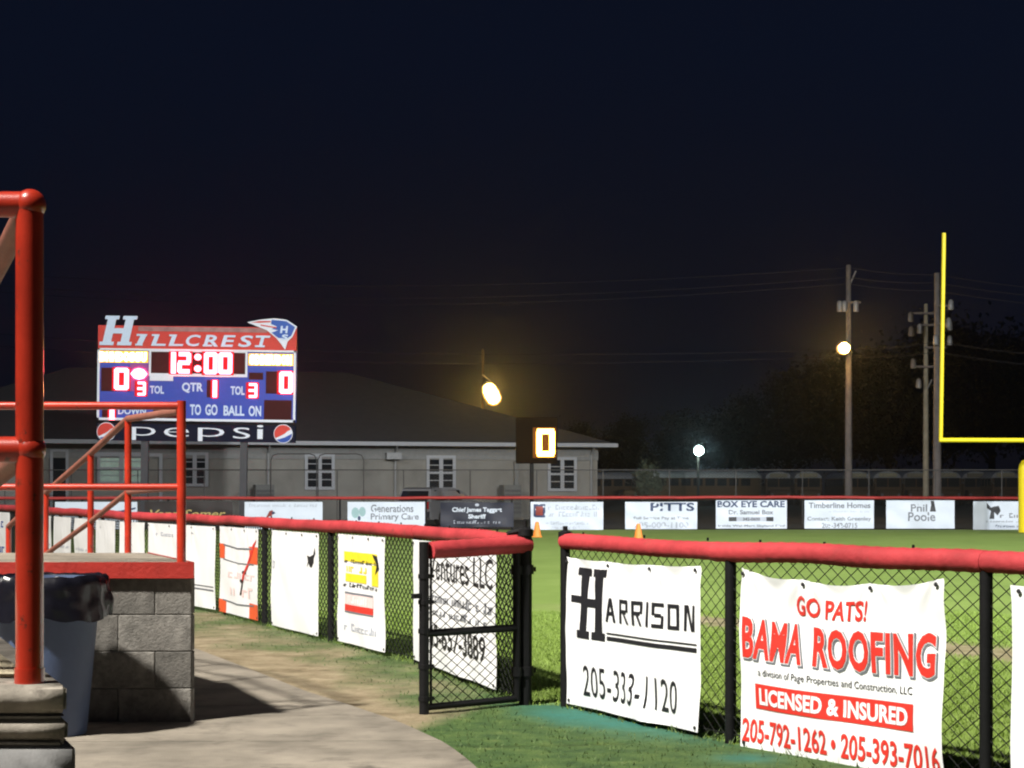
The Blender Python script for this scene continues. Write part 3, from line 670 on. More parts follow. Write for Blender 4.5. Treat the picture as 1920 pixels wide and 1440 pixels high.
# ------------------------------------------------------------------ near wall with capping slabs and thick red pole
def nearwall():
    rt = empty('concrete_step_wall', (-1.0, 4.25, 0), 'weathered stacked concrete slabs at lower left corner carrying the thick red pole', 'wall')
    sl = -.366; D = 3.2; L = -3.6; Y = 4.25; X1 = -.985
    def layer(z0, z1, dx, dy, nm, m_, seed):
        bm = bmesh.new(); p = [(L, Y + dy), (X1 + dx, Y + dy), (X1 + dx + sl*D, Y + D), (L, Y + D)]
        lo = [bm.verts.new((x, y, z0)) for x, y in p]; hi = [bm.verts.new((x, y, z1)) for x, y in p]
        bm.faces.new(lo[::-1]); bm.faces.new(hi)
        for i in range(4): bm.faces.new((lo[i], lo[(i+1) % 4], hi[(i+1) % 4], hi[i]))
        bmesh.ops.bevel(bm, geom=bm.edges[:], offset=.008, segments=2, affect='EDGES')
        for _ in range(5):
            es = [e for e in bm.edges if e.calc_length() > .08]
            if es: bmesh.ops.subdivide_edges(bm, edges=es, cuts=1)
        bmesh.ops.triangulate(bm, faces=bm.faces[:])
        for v in bm.verts:
            q = v.co*22 + Vector((seed, 0, 0)); v.co += Vector((noise.noise(q), noise.noise(q + Vector((9, 9, 9))), noise.noise(q + Vector((3, 7, 1)))*.6))*.0009
        me = bpy.data.meshes.new(nm); bm.to_mesh(me); bm.free(); return link(nm, me, m_, rt, True)
    layer(.905, .966, 0, 0, 'cap_slab', CAPC, 1)
    layer(.89, .905, -.006, .006, 'joint', MORT, 2)
    layer(.842, .889, .002, .004, 'slab', CAPC, 3)
    layer(.834, .842, -.008, .008, 'joint', MORT, 4)
    layer(.0, .832, .018, .006, 'block', mat('grey_wall_block', (.22, .22, .22), .92, .3, 5, .12, 130), 5)
    layer(.968, .985, -.13, .16, 'upper_tread', mat('tan_concrete', (.42, .37, .26), .85, .2, 6, .4, 70), 6)
    hr = empty('handrail', (-1.08, 4.31, PZ), 'thick glossy red pipe railing at the left edge, nearest to the camera', 'handrail')
    x, y = -1.083, 4.31; r = .031
    MB().tube([(x, y, .96), (x, y, 2.03)], r, 20).build('post', RED, hr, True)
    MB().tube([(x, y, .962), (x, y, 1.0)], r*1.09, 20).build('base_collar', RED, hr, True)
    for z in (2.04, 1.49):
        MB().tube([(-3.5, y, z + .004), (x, y, z)], r*.95, 18).build('rail', RED, hr, True)
        MB().sphere((x + .002, y, z), r*1.13, 18, 12).build('rail_fitting', RED, hr, True)
        MB().tube([(x, y, z), (x + sl*1.2, y + 1.2, z - .09)], r*.85, 16).build('side_rail', DULL_PINK, hr, True)
nearwall()

# ------------------------------------------------------------------ bin with liner
def bin_():
    c = (wx(88, 10.85), 10.85, .02)
    rt = empty('trash_can', c, 'blue-grey plastic trash can with black liner in front of the block platform', 'trash can')
    MB().lathe(c, [(.0, .0), (.215, .0), (.222, .015), (.285, .70), (.30, .705), (.302, .73), (.29, .74), (.298, .86), (.312, .865), (.312, .885), (.29, .885), (.28, .80)], 36).build('body', CAN, rt, True)
    def wob(i, a, r, z):
        q = Vector((math.cos(a)*3.2, math.sin(a)*3.2, z*6)); k = noise.noise(q)*.5 + noise.noise(q*2.7)*.5
        hem = (noise.noise(Vector((math.cos(a)*1.6, math.sin(a)*1.6, 5)))) if i >= 12 else 0.
        pl = (abs(math.sin(a*7 + 2.2*math.sin(a*3))) - .5)*.020 + k*.022
        return r + (pl if i > 4 else k*.02), (z + k*.016 + hem*.09*(i-11)/5) if i >= 12 else z + k*.016
    prof = [(.0, .80), (.12, .80), (.22, .82), (.285, .86), (.30, .893), (.318, .90), (.332, .885)] + [(.338 + .002*j, .885 - .022*j) for j in range(1, 11)]
    MB().lathe(c, prof, 72, wob).build('liner_bag', BAG, rt, True)
bin_()

# ------------------------------------------------------------------ goal post and pylons
def goal():
    d = 60.0; x0 = wx(1764, d); zc = wz(825, d); zt = wz(437, d); cx = x0 + 3.55
    rt = empty('goal_post', (cx - .55, d + 1.6, 0), 'yellow football goal post with tall upright at the right edge', 'goal post')
    r = .062
    MB().tube([(x0, d, zc), (x0 + .10, d, zt)], r, 12).build('upright', YEL, rt, True)
    MB().tube([(x0 + 7.1, d, zc), (x0 + 7.0, d, zt)], r, 12).build('upright', YEL, rt, True)
    MB().tube([(x0 - .05, d, zc), (x0 + 7.15, d, zc - .02)], r*1.15, 12).build('crossbar', YEL, rt, True)
    bx, by = wx(1925, 61.8), 61.8
    arc = [(bx, by, 0), (bx, by, zc - 1.1)] + [(bx + (cx - bx)*(1-math.cos(a)), by + (d - by)*(1-math.cos(a)), zc - 1.1 + 1.05*math.sin(a)) for a in [math.pi/2*k/8 for k in range(1, 9)]]
    MB().tube(arc, .11, 14).build('gooseneck', YEL, rt, True)
    MB().tube([(bx, by, .02), (bx, by, 2.05), (bx, by, 2.22), (bx, by, 2.33), (bx, by, 2.38)], [.26, .26, .23, .15, .03], 18).build('post_padding', YEL, rt, True)
goal()
def pylon(px, d, label):
    x = wx(px, d); rt = empty('pylon_marker', (x, d, 0), label, 'traffic cone', 'orange markers at the end zone')
    MB().lathe((x, d, 0), [(.0, .02), (.13, .02), (.125, .05), (.055, .42), (.045, .45), (.0, .455)], 14).build('cone', ORA, rt, True)
    MB().cbox((x, d, .0125), (.30, .30, .024), .006).build('base', ORA, rt)
pylon(1007, 56.5, 'small orange cone seen through the gap beside the open gate')
pylon(1197, 53.5, 'small orange cone in front of the far banner with the big navy word')

# ------------------------------------------------------------------ scoreboard
def scoreboard():
    SX, D = 50., 72.0
    rt = empty('scoreboard', (0, 0, 0), 'lit blue and red football scoreboard on two posts above the far fence', 'scoreboard')
    x_l = wx(183, D); x_r = wx(555, D); cxm = (x_l + x_r)/2
    def S(zx, zy):   # zoomed-picture units to board metres, slope taken out
        px = 160 + zx/4.3636; py = 570 + zy/4.3636; py -= (px - 369)*.0135
        return (wx(px, D) - cxm, wz(py, D))
    def R(a, b_, c, e): (u0, z1), (u1, z0) = S(a, b_), S(c, e); return u0, z0, u1, z1
    def plate(name, m_, shp, y0, th, parent=rt):
        v, f = shp; n = len(v)
        vs = [(u, y0, z) for u, z in v] + [(u, y0 - th, z) for u, z in v]
        mb = MB(); mb.add(vs, [tuple(i for i in q) for q in f] + [tuple(n + i for i in q) for q in f])
        ed = {}
        for q in f:
            for i in range(len(q)):
                a, b_ = q[i], q[(i+1) % len(q)]; ed.setdefault((min(a, b_), max(a, b_)), []).append((a, b_))
        for k, l in ed.items():
            if len(l) == 1: a, b_ = l[0]; mb.f.append((a, b_, n + b_, n + a))
        o = mb.build(name, m_, parent)
        bm = bmesh.new(); bm.from_mesh(o.data); bmesh.ops.recalc_face_normals(bm, faces=bm.faces[:]); bm.to_mesh(o.data); bm.free()
        return o
    BLUE = mat('board_blue', (.028, .065, .42), .5, .06); BRED = mat('board_red', (.62, .045, .03), .5, .08); WHT = mat('board_white', (.75, .78, .85), .45, .03)
    LITW = mat('board_letter', (.62, .72, .88), .45, .03); SWIN = mat('digit_window', (.05, .010, .010), .5, .1, spec=.1); BBLK = mat('board_dark', (.008, .010, .024), .6, .1, spec=.08)
    RED_SPILL = mat('board_red_spill', (.20, .05, .26), .5, .08)
    LED = mat('red_led', (.6, .05, .05), .5, 0, emit=(1, .08, .11), estr=18); AMB = mat('amber_led', (.6, .4, .1), .5, 0, emit=(1, .6, .16), estr=16); RED_GLOW = mat('red_led_glow', (.10, .006, .006), .5, 0, emit=(1, .010, .025), estr=.62, spec=.1)
    # cabinet
    u0, z0, u1, z1 = R(100, 360, 1722, 970)
    plate('cabinet', BLUE, rect(u0, z0, u1, z1), .35, .35)
    fr = merge(rect(u0, z0, u1, z0 + .09), rect(u0, z1 - .07, u1, z1), rect(u0, z0, u0 + .08, z1), rect(u1 - .08, z0, u1, z1)); plate('frame', WHT, fr, -.002, .05)
    hu0, hz0, hu1, hz1 = u0, z1 + .004, u1, z1 + .86
    plate('header_panel', BRED, rect(hu0, hz0, hu1, hz1), .25, .25)
    plate('header_stripe', mat('dusty_rose', (.36, .17, .16), .6, .3, 3), rect(hu0 + 1.5, hz1 - .2, hu1 - 1.1, hz1 - .03), -.002, .012)
    # big slab-serif H, leaning
    a0, b0, a1, b1 = R(110, 95, 420, 340); w_ = a1-a0; h_ = b1-b0; sh = .17*w_
    def Hs(p0, q0, p1, q1): return poly([(a0 + p0*w_*.84 + sh*q0, b0 + q0*h_), (a0 + p1*w_*.84 + sh*q0, b0 + q0*h_), (a0 + p1*w_*.84 + sh*q1, b0 + q1*h_), (a0 + p0*w_*.84 + sh*q1, b0 + q1*h_)])
    plate('lettering', LITW, merge(Hs(0, 0, .44, .12), Hs(.56, 0, 1, .12), Hs(0, .88, .44, 1), Hs(.56, .88, 1, 1), Hs(.09, .12, .35, .88), Hs(.65, .12, .91, .88), Hs(.35, .40, .65, .58)), -.002, .04)
    # the word after it: sans letters with added slab feet
    a0, b0, a1, b1 = R(385, 245, 1525, 355)
    for k, ch in enumerate('ILLCREST'):
        wd = (a1-a0)/8.0; p0 = a0 + k*wd + (.18*wd if ch == 'I' else .05*wd); p1 = a0 + (k+1)*wd - (.18*wd if ch == 'I' else .10*wd)
        v, f = glyphs(ch, .02, .18)
        parts = [([(p0 + a*(p1-p0), b0 + b_*(b1-b0)) for a, b_ in v], f)]
        H_ = b1-b0
        if ch in 'IRT': parts.append(rect(p0 - .02, b0, p0 + (.6 if ch != 'T' else .62)*(p1-p0), b0 + .07))
        if ch in 'ILL': parts.append(rect(p0 + .03, b1 - .07, p0 + (.55 if ch == 'L' else 1.0)*(p1-p0), b1))
        for i, pp in enumerate(parts): plate('lettering', LITW, pp, -.002 - i*.004, .035)
    # flag emblem
    E = lambda pts: poly([S(*p) for p in pts])
    plate('emblem', WHT, E([(1318, 150), (1420, 130), (1540, 118), (1640, 130), (1728, 185), (1690, 270), (1650, 310), (1632, 375), (1600, 330), (1560, 280), (1480, 215), (1380, 175)]), -.006, .05)
    plate('emblem_field', mat('emblem_blue', (.03, .10, .42), .45, .05), E([(1520, 130), (1640, 142), (1712, 190), (1680, 262), (1645, 285), (1575, 278), (1520, 235), (1575, 215), (1520, 205), (1565, 185), (1515, 165)]), -.058, .01)
    plate('emblem_stripe', BRED, E([(1350, 152), (1420, 140), (1510, 140), (1515, 150), (1420, 155)]), -.058, .01)
    plate('emblem_stripe', BRED, E([(1430, 178), (1560, 200), (1560, 190), (1430, 168)]), -.058, .012)
    plate('lettering', LITW, text('H', *R(1590, 180, 1655, 240), .04, .1), -.07, .01)
    plate('lettering', LITW, text('S', *R(1600, 250, 1655, 295), .04, .1), -.07, .01)
    # windows behind digits
    def window(a, b_, c, e, name='digit_window', m_=SWIN): return plate(name, m_, rect(*R(a, b_, c, e)), -.002, .01)
    plate('clock_frame', WHT, rect(*R(520, 375, 1325, 600)), -.002, .03); plate('digit_window', SWIN, rect(*R(538, 390, 1308, 575)), -.034, .008)
    window(130, 520, 365, 715); window(1478, 550, 1700, 735); window(995, 622, 1090, 765); window(1330, 640, 1415, 770); window(420, 632, 505, 755); window(140, 815, 260, 950); window(1338, 560, 1455, 620); window(1465, 785, 1690, 965); window(560, 850, 755, 950)
    plate('spill_patch', RED_SPILL, rect(*R(365, 490, 520, 715)), -.002, .005)  # violet patch: red glow of the digits put into the board colour
    # team name rows, burnt out amber
    for (a, b_, c, e), sd in (((108, 382, 512, 482), 2), ((1332, 405, 1700, 508), 5)):
        A0, B0, A1, B1 = R(a, b_, c, e); plate('name_glow_panel', mat('amber_name_glow', (.08, .05, .01), .5, .1, emit=(1, .50, .06), estr=1.5), rect(A0, B0, A1, B1), -.002, .01)  # backing plate emits amber to imitate the bloom of the letters
        n = 8; st = (A1-A0-.1)/n; rr = random.Random(sd)
        for k in range(n):
            x0 = A0 + .05 + k*st; sg = rr.choice(('B', 'H', 'O', 'U', 'S', 'D', 'G', 'E'))
            plate('led_letter', AMB, text(sg, x0, B0 + .04, x0 + st*.97, B1 - .04, .09), -.013, .02)
    SEG = {'0': 'abcdef', '1': 'bc', '2': 'abged', '3': 'abgcd'}
    def digit(ch, a, b_, c, e, t=.09, y=-.013):
        u0_, z0_, u1_, z1_ = R(a, b_, c, e); zm = (z0_+z1_)/2; q = []
        sg = SEG[ch]
        if ch == '1': q = [rect(u0_, z0_, u1_, z1_)]
        else:
            for k, rc in (('a', (u0_ + t*.3, z1_ - t, u1_ - t*.3, z1_)), ('d', (u0_ + t*.3, z0_, u1_ - t*.3, z0_ + t)), ('g', (u0_ + t*.2, zm - t/2, u1_ - t*.3, zm + t/2)), ('f', (u0_, zm, u0_ + t, z1_ - t*.3)), ('b', (u1_ - t, zm, u1_, z1_ - t*.3)), ('e', (u0_, z0_ + t*.3, u0_ + t, zm)), ('c', (u1_ - t, z0_ + t*.3, u1_, zm))):
                if k in sg: q.append(rect(*rc))
        for i, s_ in enumerate(q): plate('led_segment', LED, s_, y - .012 - (i % 3)*.002, .05)
        g = .055; plate('led_glow', RED_GLOW, rect(u0_ - g*1.6, z0_ - g*.5, u1_ + g, z1_ + g*.5), y, .01)  # dim red emissive plate imitating the bloom round the digit
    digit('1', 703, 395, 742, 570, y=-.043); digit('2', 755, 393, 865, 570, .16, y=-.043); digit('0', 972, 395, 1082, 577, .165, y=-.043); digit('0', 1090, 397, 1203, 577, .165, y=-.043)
    for yy in (435, 530):
        cu, cz = S(921, yy); plate('led_segment', LED, disc(cu, cz, .13, .12, 14), -.043, .05)
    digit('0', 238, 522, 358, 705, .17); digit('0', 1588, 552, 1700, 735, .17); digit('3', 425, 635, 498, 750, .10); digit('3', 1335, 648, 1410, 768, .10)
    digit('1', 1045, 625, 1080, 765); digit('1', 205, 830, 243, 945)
    cu, cz = S(440, 572); plate('ball_indicator', LED, poly([(cu - .32, cz), (cu - .18, cz + .17), (cu, cz + .22), (cu + .18, cz + .17), (cu + .32, cz), (cu + .18, cz - .17), (cu, cz - .22), (cu - .18, cz - .17)]), -.013, .05)
    plate('label_strip', WHT, rect(*R(528, 590, 720, 630)), -.034, .008)
    for t_, bx in (('TOL', (530, 668, 645, 735)), ('QTR', (792, 642, 965, 730)), ('TOL', (1190, 672, 1305, 745)), ('DOWN', (272, 845, 500, 905)), ('TO', (860, 820, 950, 910)), ('GO', (985, 820, 1085, 912)), ('BALL', (1135, 830, 1305, 915)), ('ON', (1340, 832, 1442, 920))):
        plate('lettering', LITW, text(t_, *R(*bx), .03), -.002, .012)
    # sponsor panel below
    pu0, pz0, pu1, pz1 = R(100, 974, 1722, 1135)
    plate('sponsor_panel', BBLK, rect(pu0, pz0, pu1, pz1), .3, .3)
    for ch, bx in (('p', (388, 1005, 582, 1115)), ('e', (648, 1010, 855, 1090)), ('p', (928, 1012, 1145, 1125)), ('s', (1215, 1010, 1355, 1102)), ('i', (1410, 990, 1462, 1105))):
        plate('lettering', WHT, text(ch, *R(*bx), -.012 if ch != 'i' else .0), -.002, .012)
    for cxz in ((178, 1045), (1625, 1062)):
        cu, cz = S(*cxz); r = .355
        plate('round_logo', WHT, disc(cu, cz, r, r, 28), -.002, .02)
        top = [(cu + r*.93*math.cos(a), cz + r*.93*math.sin(a)) for a in [math.radians(q_) for q_ in range(30, 216, 10)]] + [(cu - .14, cz - .10), (cu + .05, cz - .0), (cu + .16, cz + .1)]
        plate('round_logo', BRED, poly(top), -.024, .01)
        bot = [(cu + r*.93*math.cos(a), cz + r*.93*math.sin(a)) for a in [math.radians(q_) for q_ in range(222, 372, 10)]] + [(cu + .24, cz - .04), (cu + .05, cz - .14), (cu - .14, cz - .2)]
        plate('round_logo', mat('logo_blue', (.02, .07, .35), .45, .05), poly(bot), -.024, .01)
    for px in (272, 458):
        x = wx(px, D) - cxm; MB().box((x, .18, (pz0 + .3)/2), (.26, .26, pz0 + .3)).build('post', mat('dark_steel', (.05, .05, .055), .5, .1), rt)
    rt.location = (cxm - .075, D, 0); rt.rotation_euler = (0, .0135, 0)
scoreboard()

# ------------------------------------------------------------------ play clock
def playclock():
    D = 69.0; x0, x1 = wx(967, D), wx(1045, D); z0, z1 = wz(869, D), wz(783, D); cx = wx(997, D)
    rt = empty('play_clock', (cx, D, 0), 'black play clock box showing one lit amber zero on a pole', 'clock')
    MB().cbox(((x0+x1)/2, D + .15, (z0+z1)/2), (x1-x0, .3, z1-z0), .02).build('housing', mat('clock_housing', (.005, .003, .003), .8, .1, spec=.03), rt)
    MB().tube([(cx, D + .15, 0), (cx, D + .15, z0 + .05)], .07, 10).build('pole', BLK, rt)
    LED = mat('amber_segment', (.6, .4, .1), .5, 0, emit=(1, .48, .07), estr=20)
    a0, a1, b0, b1 = wx(1006, D), wx(1040, D), wz(856, D), wz(804, D); t = .19
    for i, (c, s_) in enumerate((((a0 + a1)/2, b1 - t/2, a1-a0-.06, t), ((a0 + a1)/2, b0 + t/2, a1-a0-.06, t), (a0 + t/2, (b0+b1)/2, t, b1-b0-.2), (a1 - t/2, (b0+b1)/2, t, b1-b0-.2)) and [(((a0+a1)/2, b1 - t/2), (a1-a0-.06, t)), (((a0+a1)/2, b0 + t/2), (a1-a0-.06, t)), ((a0 + t/2, (b0+b1)/2), (t, b1-b0-.16)), ((a1 - t/2, (b0+b1)/2), (t, b1-b0-.16))]):
        MB().box((c[0], D - .022 - i*.002, c[1]), (s_[0], .012, s_[1])).build('led_segment', LED, rt)
    MB().box(((a0+a1)/2 - .04, D - .006, (b0+b1)/2), (a1-a0+.18, .012, b1-b0+.10)).build('led_glow', mat('amber_led_glow', (.05, .02, .004), .5, 0, emit=(1, .26, .01), estr=.16, spec=.05), rt)  # amber bloom round the zero, made as a faintly emissive plate
playclock()

# ------------------------------------------------------------------ building behind
def building():
    Rp = Vector((4.09, 92, 0)); e = Vector((-.955, -.297, 0)); bk = Vector((-.297, .955, 0)); Lb = 34.; Db = 20.; ze = 3.55
    rt = empty('school_building', Rp, 'long low pale building with dark hipped roof behind the scoreboard', 'building')
    WALL = mat('pale_wall', (.275, .262, .232), .9, .16, .8, .25, 8, chips=((.19, .18, .16), .9, .54, .2)); ROOF = mat('dark_shingle', (.05, .047, .048), .95, .15, 2.5, .3, 10); TRIM = mat('white_trim', (.42, .43, .45), .6, .05)
    GLS = mat('dark_glass', (.012, .014, .018), .12, .1); GREENW = mat('lit_window', (.30, .38, .33), .4, .3, 3, emit=(.55, .75, .62), estr=.16)
    P = lambda s, b_, z: Rp + e*s + bk*b_ + Vector((0, 0, z))
    def bx(m, s0, s1, b0, b1, z0, z1):
        v = [P(s, b_, z) for s in (s0, s1) for b_ in (b0, b1) for z in (z0, z1)]
        m.add(v, [(0, 1, 3, 2), (4, 6, 7, 5), (0, 4, 5, 1), (2, 3, 7, 6), (0, 2, 6, 4), (1, 5, 7, 3)]); return m
    bx(MB(), 0, Lb, 0, Db, 0, ze).build('wall', WALL, rt)
    bx(MB(), -.03, Lb, -.05, -.002, ze - .75, ze - .05).build('frieze_band', mat('frieze', (.26, .26, .25), .9, .1), rt)
    o = .75; zr = 7.4; zo = ze + .02; h = Db/2
    c = [P(-o, -o, zo), P(Lb + o, -o, zo), P(Lb + o, Db + o, zo), P(-o, Db + o, zo), P(h, h, zr), P(Lb - h, h, zr)]
    m = MB().add(c, [(0, 1, 5, 4), (1, 2, 5), (2, 3, 4, 5), (3, 0, 4), (3, 2, 1, 0)]); m.build('roof', ROOF, rt)
    bx(MB(), -o - .02, Lb + o, -o - .03, -o + .12, ze - .13, ze + .05).build('gutter', TRIM, rt); bx(MB(), -o - .03, -o + .12, -o + .13, Db, ze - .13, ze + .05).build('gutter', TRIM, rt)
    def s_of(px):   # distance along the wall in that direction
        k = (px-960)/3600; return (Rp.x - k*Rp.y)/(k*e.y - e.x)
    def d_of(s): return Rp.y + e.y*s
    def window(p0, p1, y0, y1, glass, bars=3):
        s0, s1 = s_of(p1), s_of(p0); d = d_of((s0+s1)/2); zz0, zz1 = wz(y1, d), wz(y0, d)
        f = bx(MB(), s0, s1, -.03, -.004, zz0, zz1).build('window', glass, rt)
        m = MB(); t = .10; bx(m, s0 - t, s0 + .04, -.09, -.034, zz0 - t, zz1 + t); bx(m, s1 - .04, s1 + t, -.09, -.034, zz0 - t, zz1 + t)
        bx(m, s0 + .04, s1 - .04, -.09, -.034, zz1 - .03, zz1 + t); bx(m, s0 + .04, s1 - .04, -.09, -.034, zz0 - t, zz0 + .03); o1 = m.build('window_frame', TRIM, f)
        m = MB(); mid = (s0+s1)/2; bx(m, mid - .09, mid + .09, -.088, -.034, zz0 + .03, zz1 - .03)
        for k in range(1, 4):
            z = zz0 + (zz1-zz0)*k/4; th = .05 if k == 2 else .018
            bx(m, s0 + .04, mid - .09, -.08, -.034, z - th, z + th); bx(m, mid + .09, s1 - .04, -.08, -.034, z - th, z + th)
        m.build('glazing_bars', TRIM, f)
    for w_ in ((575, 623, 855, 914), (803, 850, 858, 915), (1030, 1077, 861, 917), (343, 386, 852, 908)): window(*w_, GLS)
    window(186, 268, 852, 904, GREENW)
    # doors with frames
    for p0, p1, y0 in ((99, 123, 847),):
        s0, s1 = s_of(p1), s_of(p0); d = d_of(s0); m = MB(); zt = wz(y0, d)
        bx(m, s0, s1, -.04, -.004, 0, zt); dr = m.build('door', GLS, rt)
        m = MB(); bx(m, s0 - .12, s0, -.07, -.003, 0, zt + .1); bx(m, s1, s1 + .12, -.07, -.003, 0, zt + .1); bx(m, s0, s1, -.07, -.003, zt, zt + .1); m.build('door_frame', TRIM, dr)
    s0 = s_of(300); d = d_of(s0)
    m = MB(); bx(m, s0 - .1, s0 + .05, -.1, -.003, 0, wz(850, d)); bx(m, s0 + .05, s0 + 3.0, -.1, -.003, wz(850, d) - .15, wz(850, d)); m.build('porch_frame', TRIM, rt)
    for px in (740, 1107, 502):
        s0 = s_of(px); MB().tube([P(s0, -.12, 0), P(s0, -.12, ze - .5), P(s0, -.6, ze - .1)], .05, 8).build('downspout', mat('downspout_paint', (.33, .33, .33), .6, .1), rt)
    # recess edge
    s0 = s_of(966); bx(MB(), s0 - .1, s0 + .1, -.25, -.052, 0, ze - .8).build('pilaster', mat('pilaster_paint', (.22, .22, .21), .9, .1), rt)
    s0 = s_of(735); bx(MB(), s0 - .35, s0 + .35, -.45, -.056, ze - .75, ze - .45).build('wall_light', STEEL, rt)
    # air-conditioning units in front of the wall
    for px, lab in ((487, 'grey air-conditioning unit near the scoreboard post'), (945, 'grey air-conditioning unit beside the play clock pole')):
        s0 = s_of(px); c0 = P(s0, -1.0, 0); r2 = empty('air_conditioner', c0, lab, 'air conditioner', 'air-conditioning units by the building')
        bx(MB(), s0 - .42, s0 + .42, -1.4, -.6, .1, 1.62).build('casing', mat('unit_paint', (.16, .16, .15), .7, .1), r2)
        for k in range(6): bx(MB(), s0 - .38, s0 + .38, -1.43, -1.402, .3 + k*.2, .4 + k*.2).build('louvre', mat('louvre_paint', (.10, .10, .10), .7, .1), r2)
        bx(MB(), s0 - .5, s0 + .5, -1.5, -.5, 0, .1).build('base', CONC, r2)
building()

# ------------------------------------------------------------------ taller chain-link fence between lot and building
def tallfence():
    D = 78.; GP = mat('grey_fence_pipe', (.085, .08, .075), .6, .1)
    rt = empty('chain_link_fence', (-26, D, 0), 'taller thin grey chain-link fence standing between far fence and building', 'fence')
    xs = [-26 + 2.7*i for i in range(20)]
    for x in xs: MB().tube([(x, D, 0), (x, D, 2.2)], .022, 8).build('post', GP, rt)
    MB().tube([(-26, D, 2.2), (xs[-1], D, 2.2)], .02, 8).build('top_rail', GP, rt)
    m = MB(); chainlink(m, (-26, D), (xs[-1], D), .05, 2.19, .15, .0028); tag(m.build('wire_mesh', mat('grey_wire', (.09, .09, .085), .6, .1), rt), kind='stuff')
    g = empty('chain_link_gate', (wx(505, D - .1), D - .1, 0), 'tall round-cornered pipe gate in front of the building left of its middle', 'gate')
    x0, x1, z1 = wx(508, D - .1), wx(682, D - .1), wz(851, D - .1)
    for a, b_ in ((x0, (x0+x1)/2 - .03), ((x0+x1)/2 + .03, x1)):
        MB().tube([(a, D - .1, .1), (a, D - .1, z1 - .25), (a + .08, D - .1, z1 - .06), (a + .28, D - .1, z1), (b_ - .28, D - .1, z1), (b_ - .08, D - .1, z1 - .06), (b_, D - .1, z1 - .25), (b_, D - .1, .1)], .022, 8).build('leaf_frame', GP, g)
tallfence()

# ------------------------------------------------------------------ vehicle behind the far fence
def suv():
    PAINT = mat('silver_car_paint', (.15, .15, .155), .3, .05, coat=.5); GL = mat('car_glass', (.01, .011, .013), .08, .05)
    rt = empty('parked_car', (0, 0, 0), 'pale parked sport utility car behind the far fence and black banner', 'car')
    # side profile in x (length, rear at 0) and z, width along y, built facing +x then turned
    L, W = 4.7, 1.82
    def ring(x, zb, zt, wv, wt): return [(x, -wv/2, zb), (x, -wv/2, (zb+zt)*.5), (x, -wt/2, zt), (x, wt/2, zt), (x, wv/2, (zb+zt)*.5), (x, wv/2, zb)]
    def loft(m, rs):
        n = len(rs[0]); vs = [v for r in rs for v in r]; fs = []
        for i in range(len(rs)-1):
            for k in range(n): fs.append((i*n + k, i*n + (k+1) % n, (i+1)*n + (k+1) % n, (i+1)*n + k))
        fs += [tuple(range(n))[::-1], tuple(range((len(rs)-1)*n, len(rs)*n))]; m.add(vs, fs); return m
    loft(MB(), [ring(0, .35, .95, W - .1, W - .2), ring(.08, .3, 1.0, W, W - .1), ring(3.3, .3, 1.02, W, W - .1), ring(4.4, .32, .9, W - .05, W - .25), ring(4.7, .4, .75, W - .25, W - .5)]).build('body', PAINT, rt, True)
    loft(MB(), [ring(.12, .98, 1.0, W - .12, W - .14), ring(.35, .98, 1.50, W - .1, W - .45), ring(.7, .98, 1.56, W - .1, W - .42), ring(2.0, .98, 1.55, W - .1, W - .42), ring(2.5, .98, 1.45, W - .1, W - .5), ring(3.3, .98, 1.0, W - .14, W - .18)]).build('cabin', PAINT, rt, True)
    MB().add([(.11, -.70, 1.04), (.11, .70, 1.04), (.275, .62, 1.42), (.275, -.62, 1.42)], [(0, 1, 2, 3)]).build('rear_window', GL, rt)
    for s in (-1, 1):
        for a, b_ in ((.45, 1.3), (1.38, 2.3)):
            y0, y1 = s*(W/2 - .035), s*(W/2 - .15)
            MB().add([(a, y0, 1.05), (b_, y0, 1.05), (b_ - .02, y1, 1.45), (a + .04, y1, 1.45)], [(0, 1, 2, 3)]).build('side_window', GL, rt)
        MB().box((.02, s*.72, .85), (.08, .2, .28)).build('tail_light', mat('tail_lens', (.3, .01, .01), .2, .05), rt)
        for x in (.9, 3.75):
            wv = MB().tube([(x, s*(W/2 - .22), .34), (x, s*(W/2 + .01), .34)], .34, 18).build('wheel', mat('tyre', (.012, .012, .012), .8, .1), rt, True)
            MB().tube([(x, s*(W/2 + .005), .34), (x, s*(W/2 + .02), .34)], .21, 14).build('rim', STEEL, wv)
    MB().box((-.03, 0, .5), (.16, W - .1, .2)).build('bumper', DARKM, rt)
    rt.location = (wx(772, 72.5), 72.5, 0); rt.rotation_euler = (0, 0, math.radians(58)); rt.scale = (.95, .95, .95)
suv()

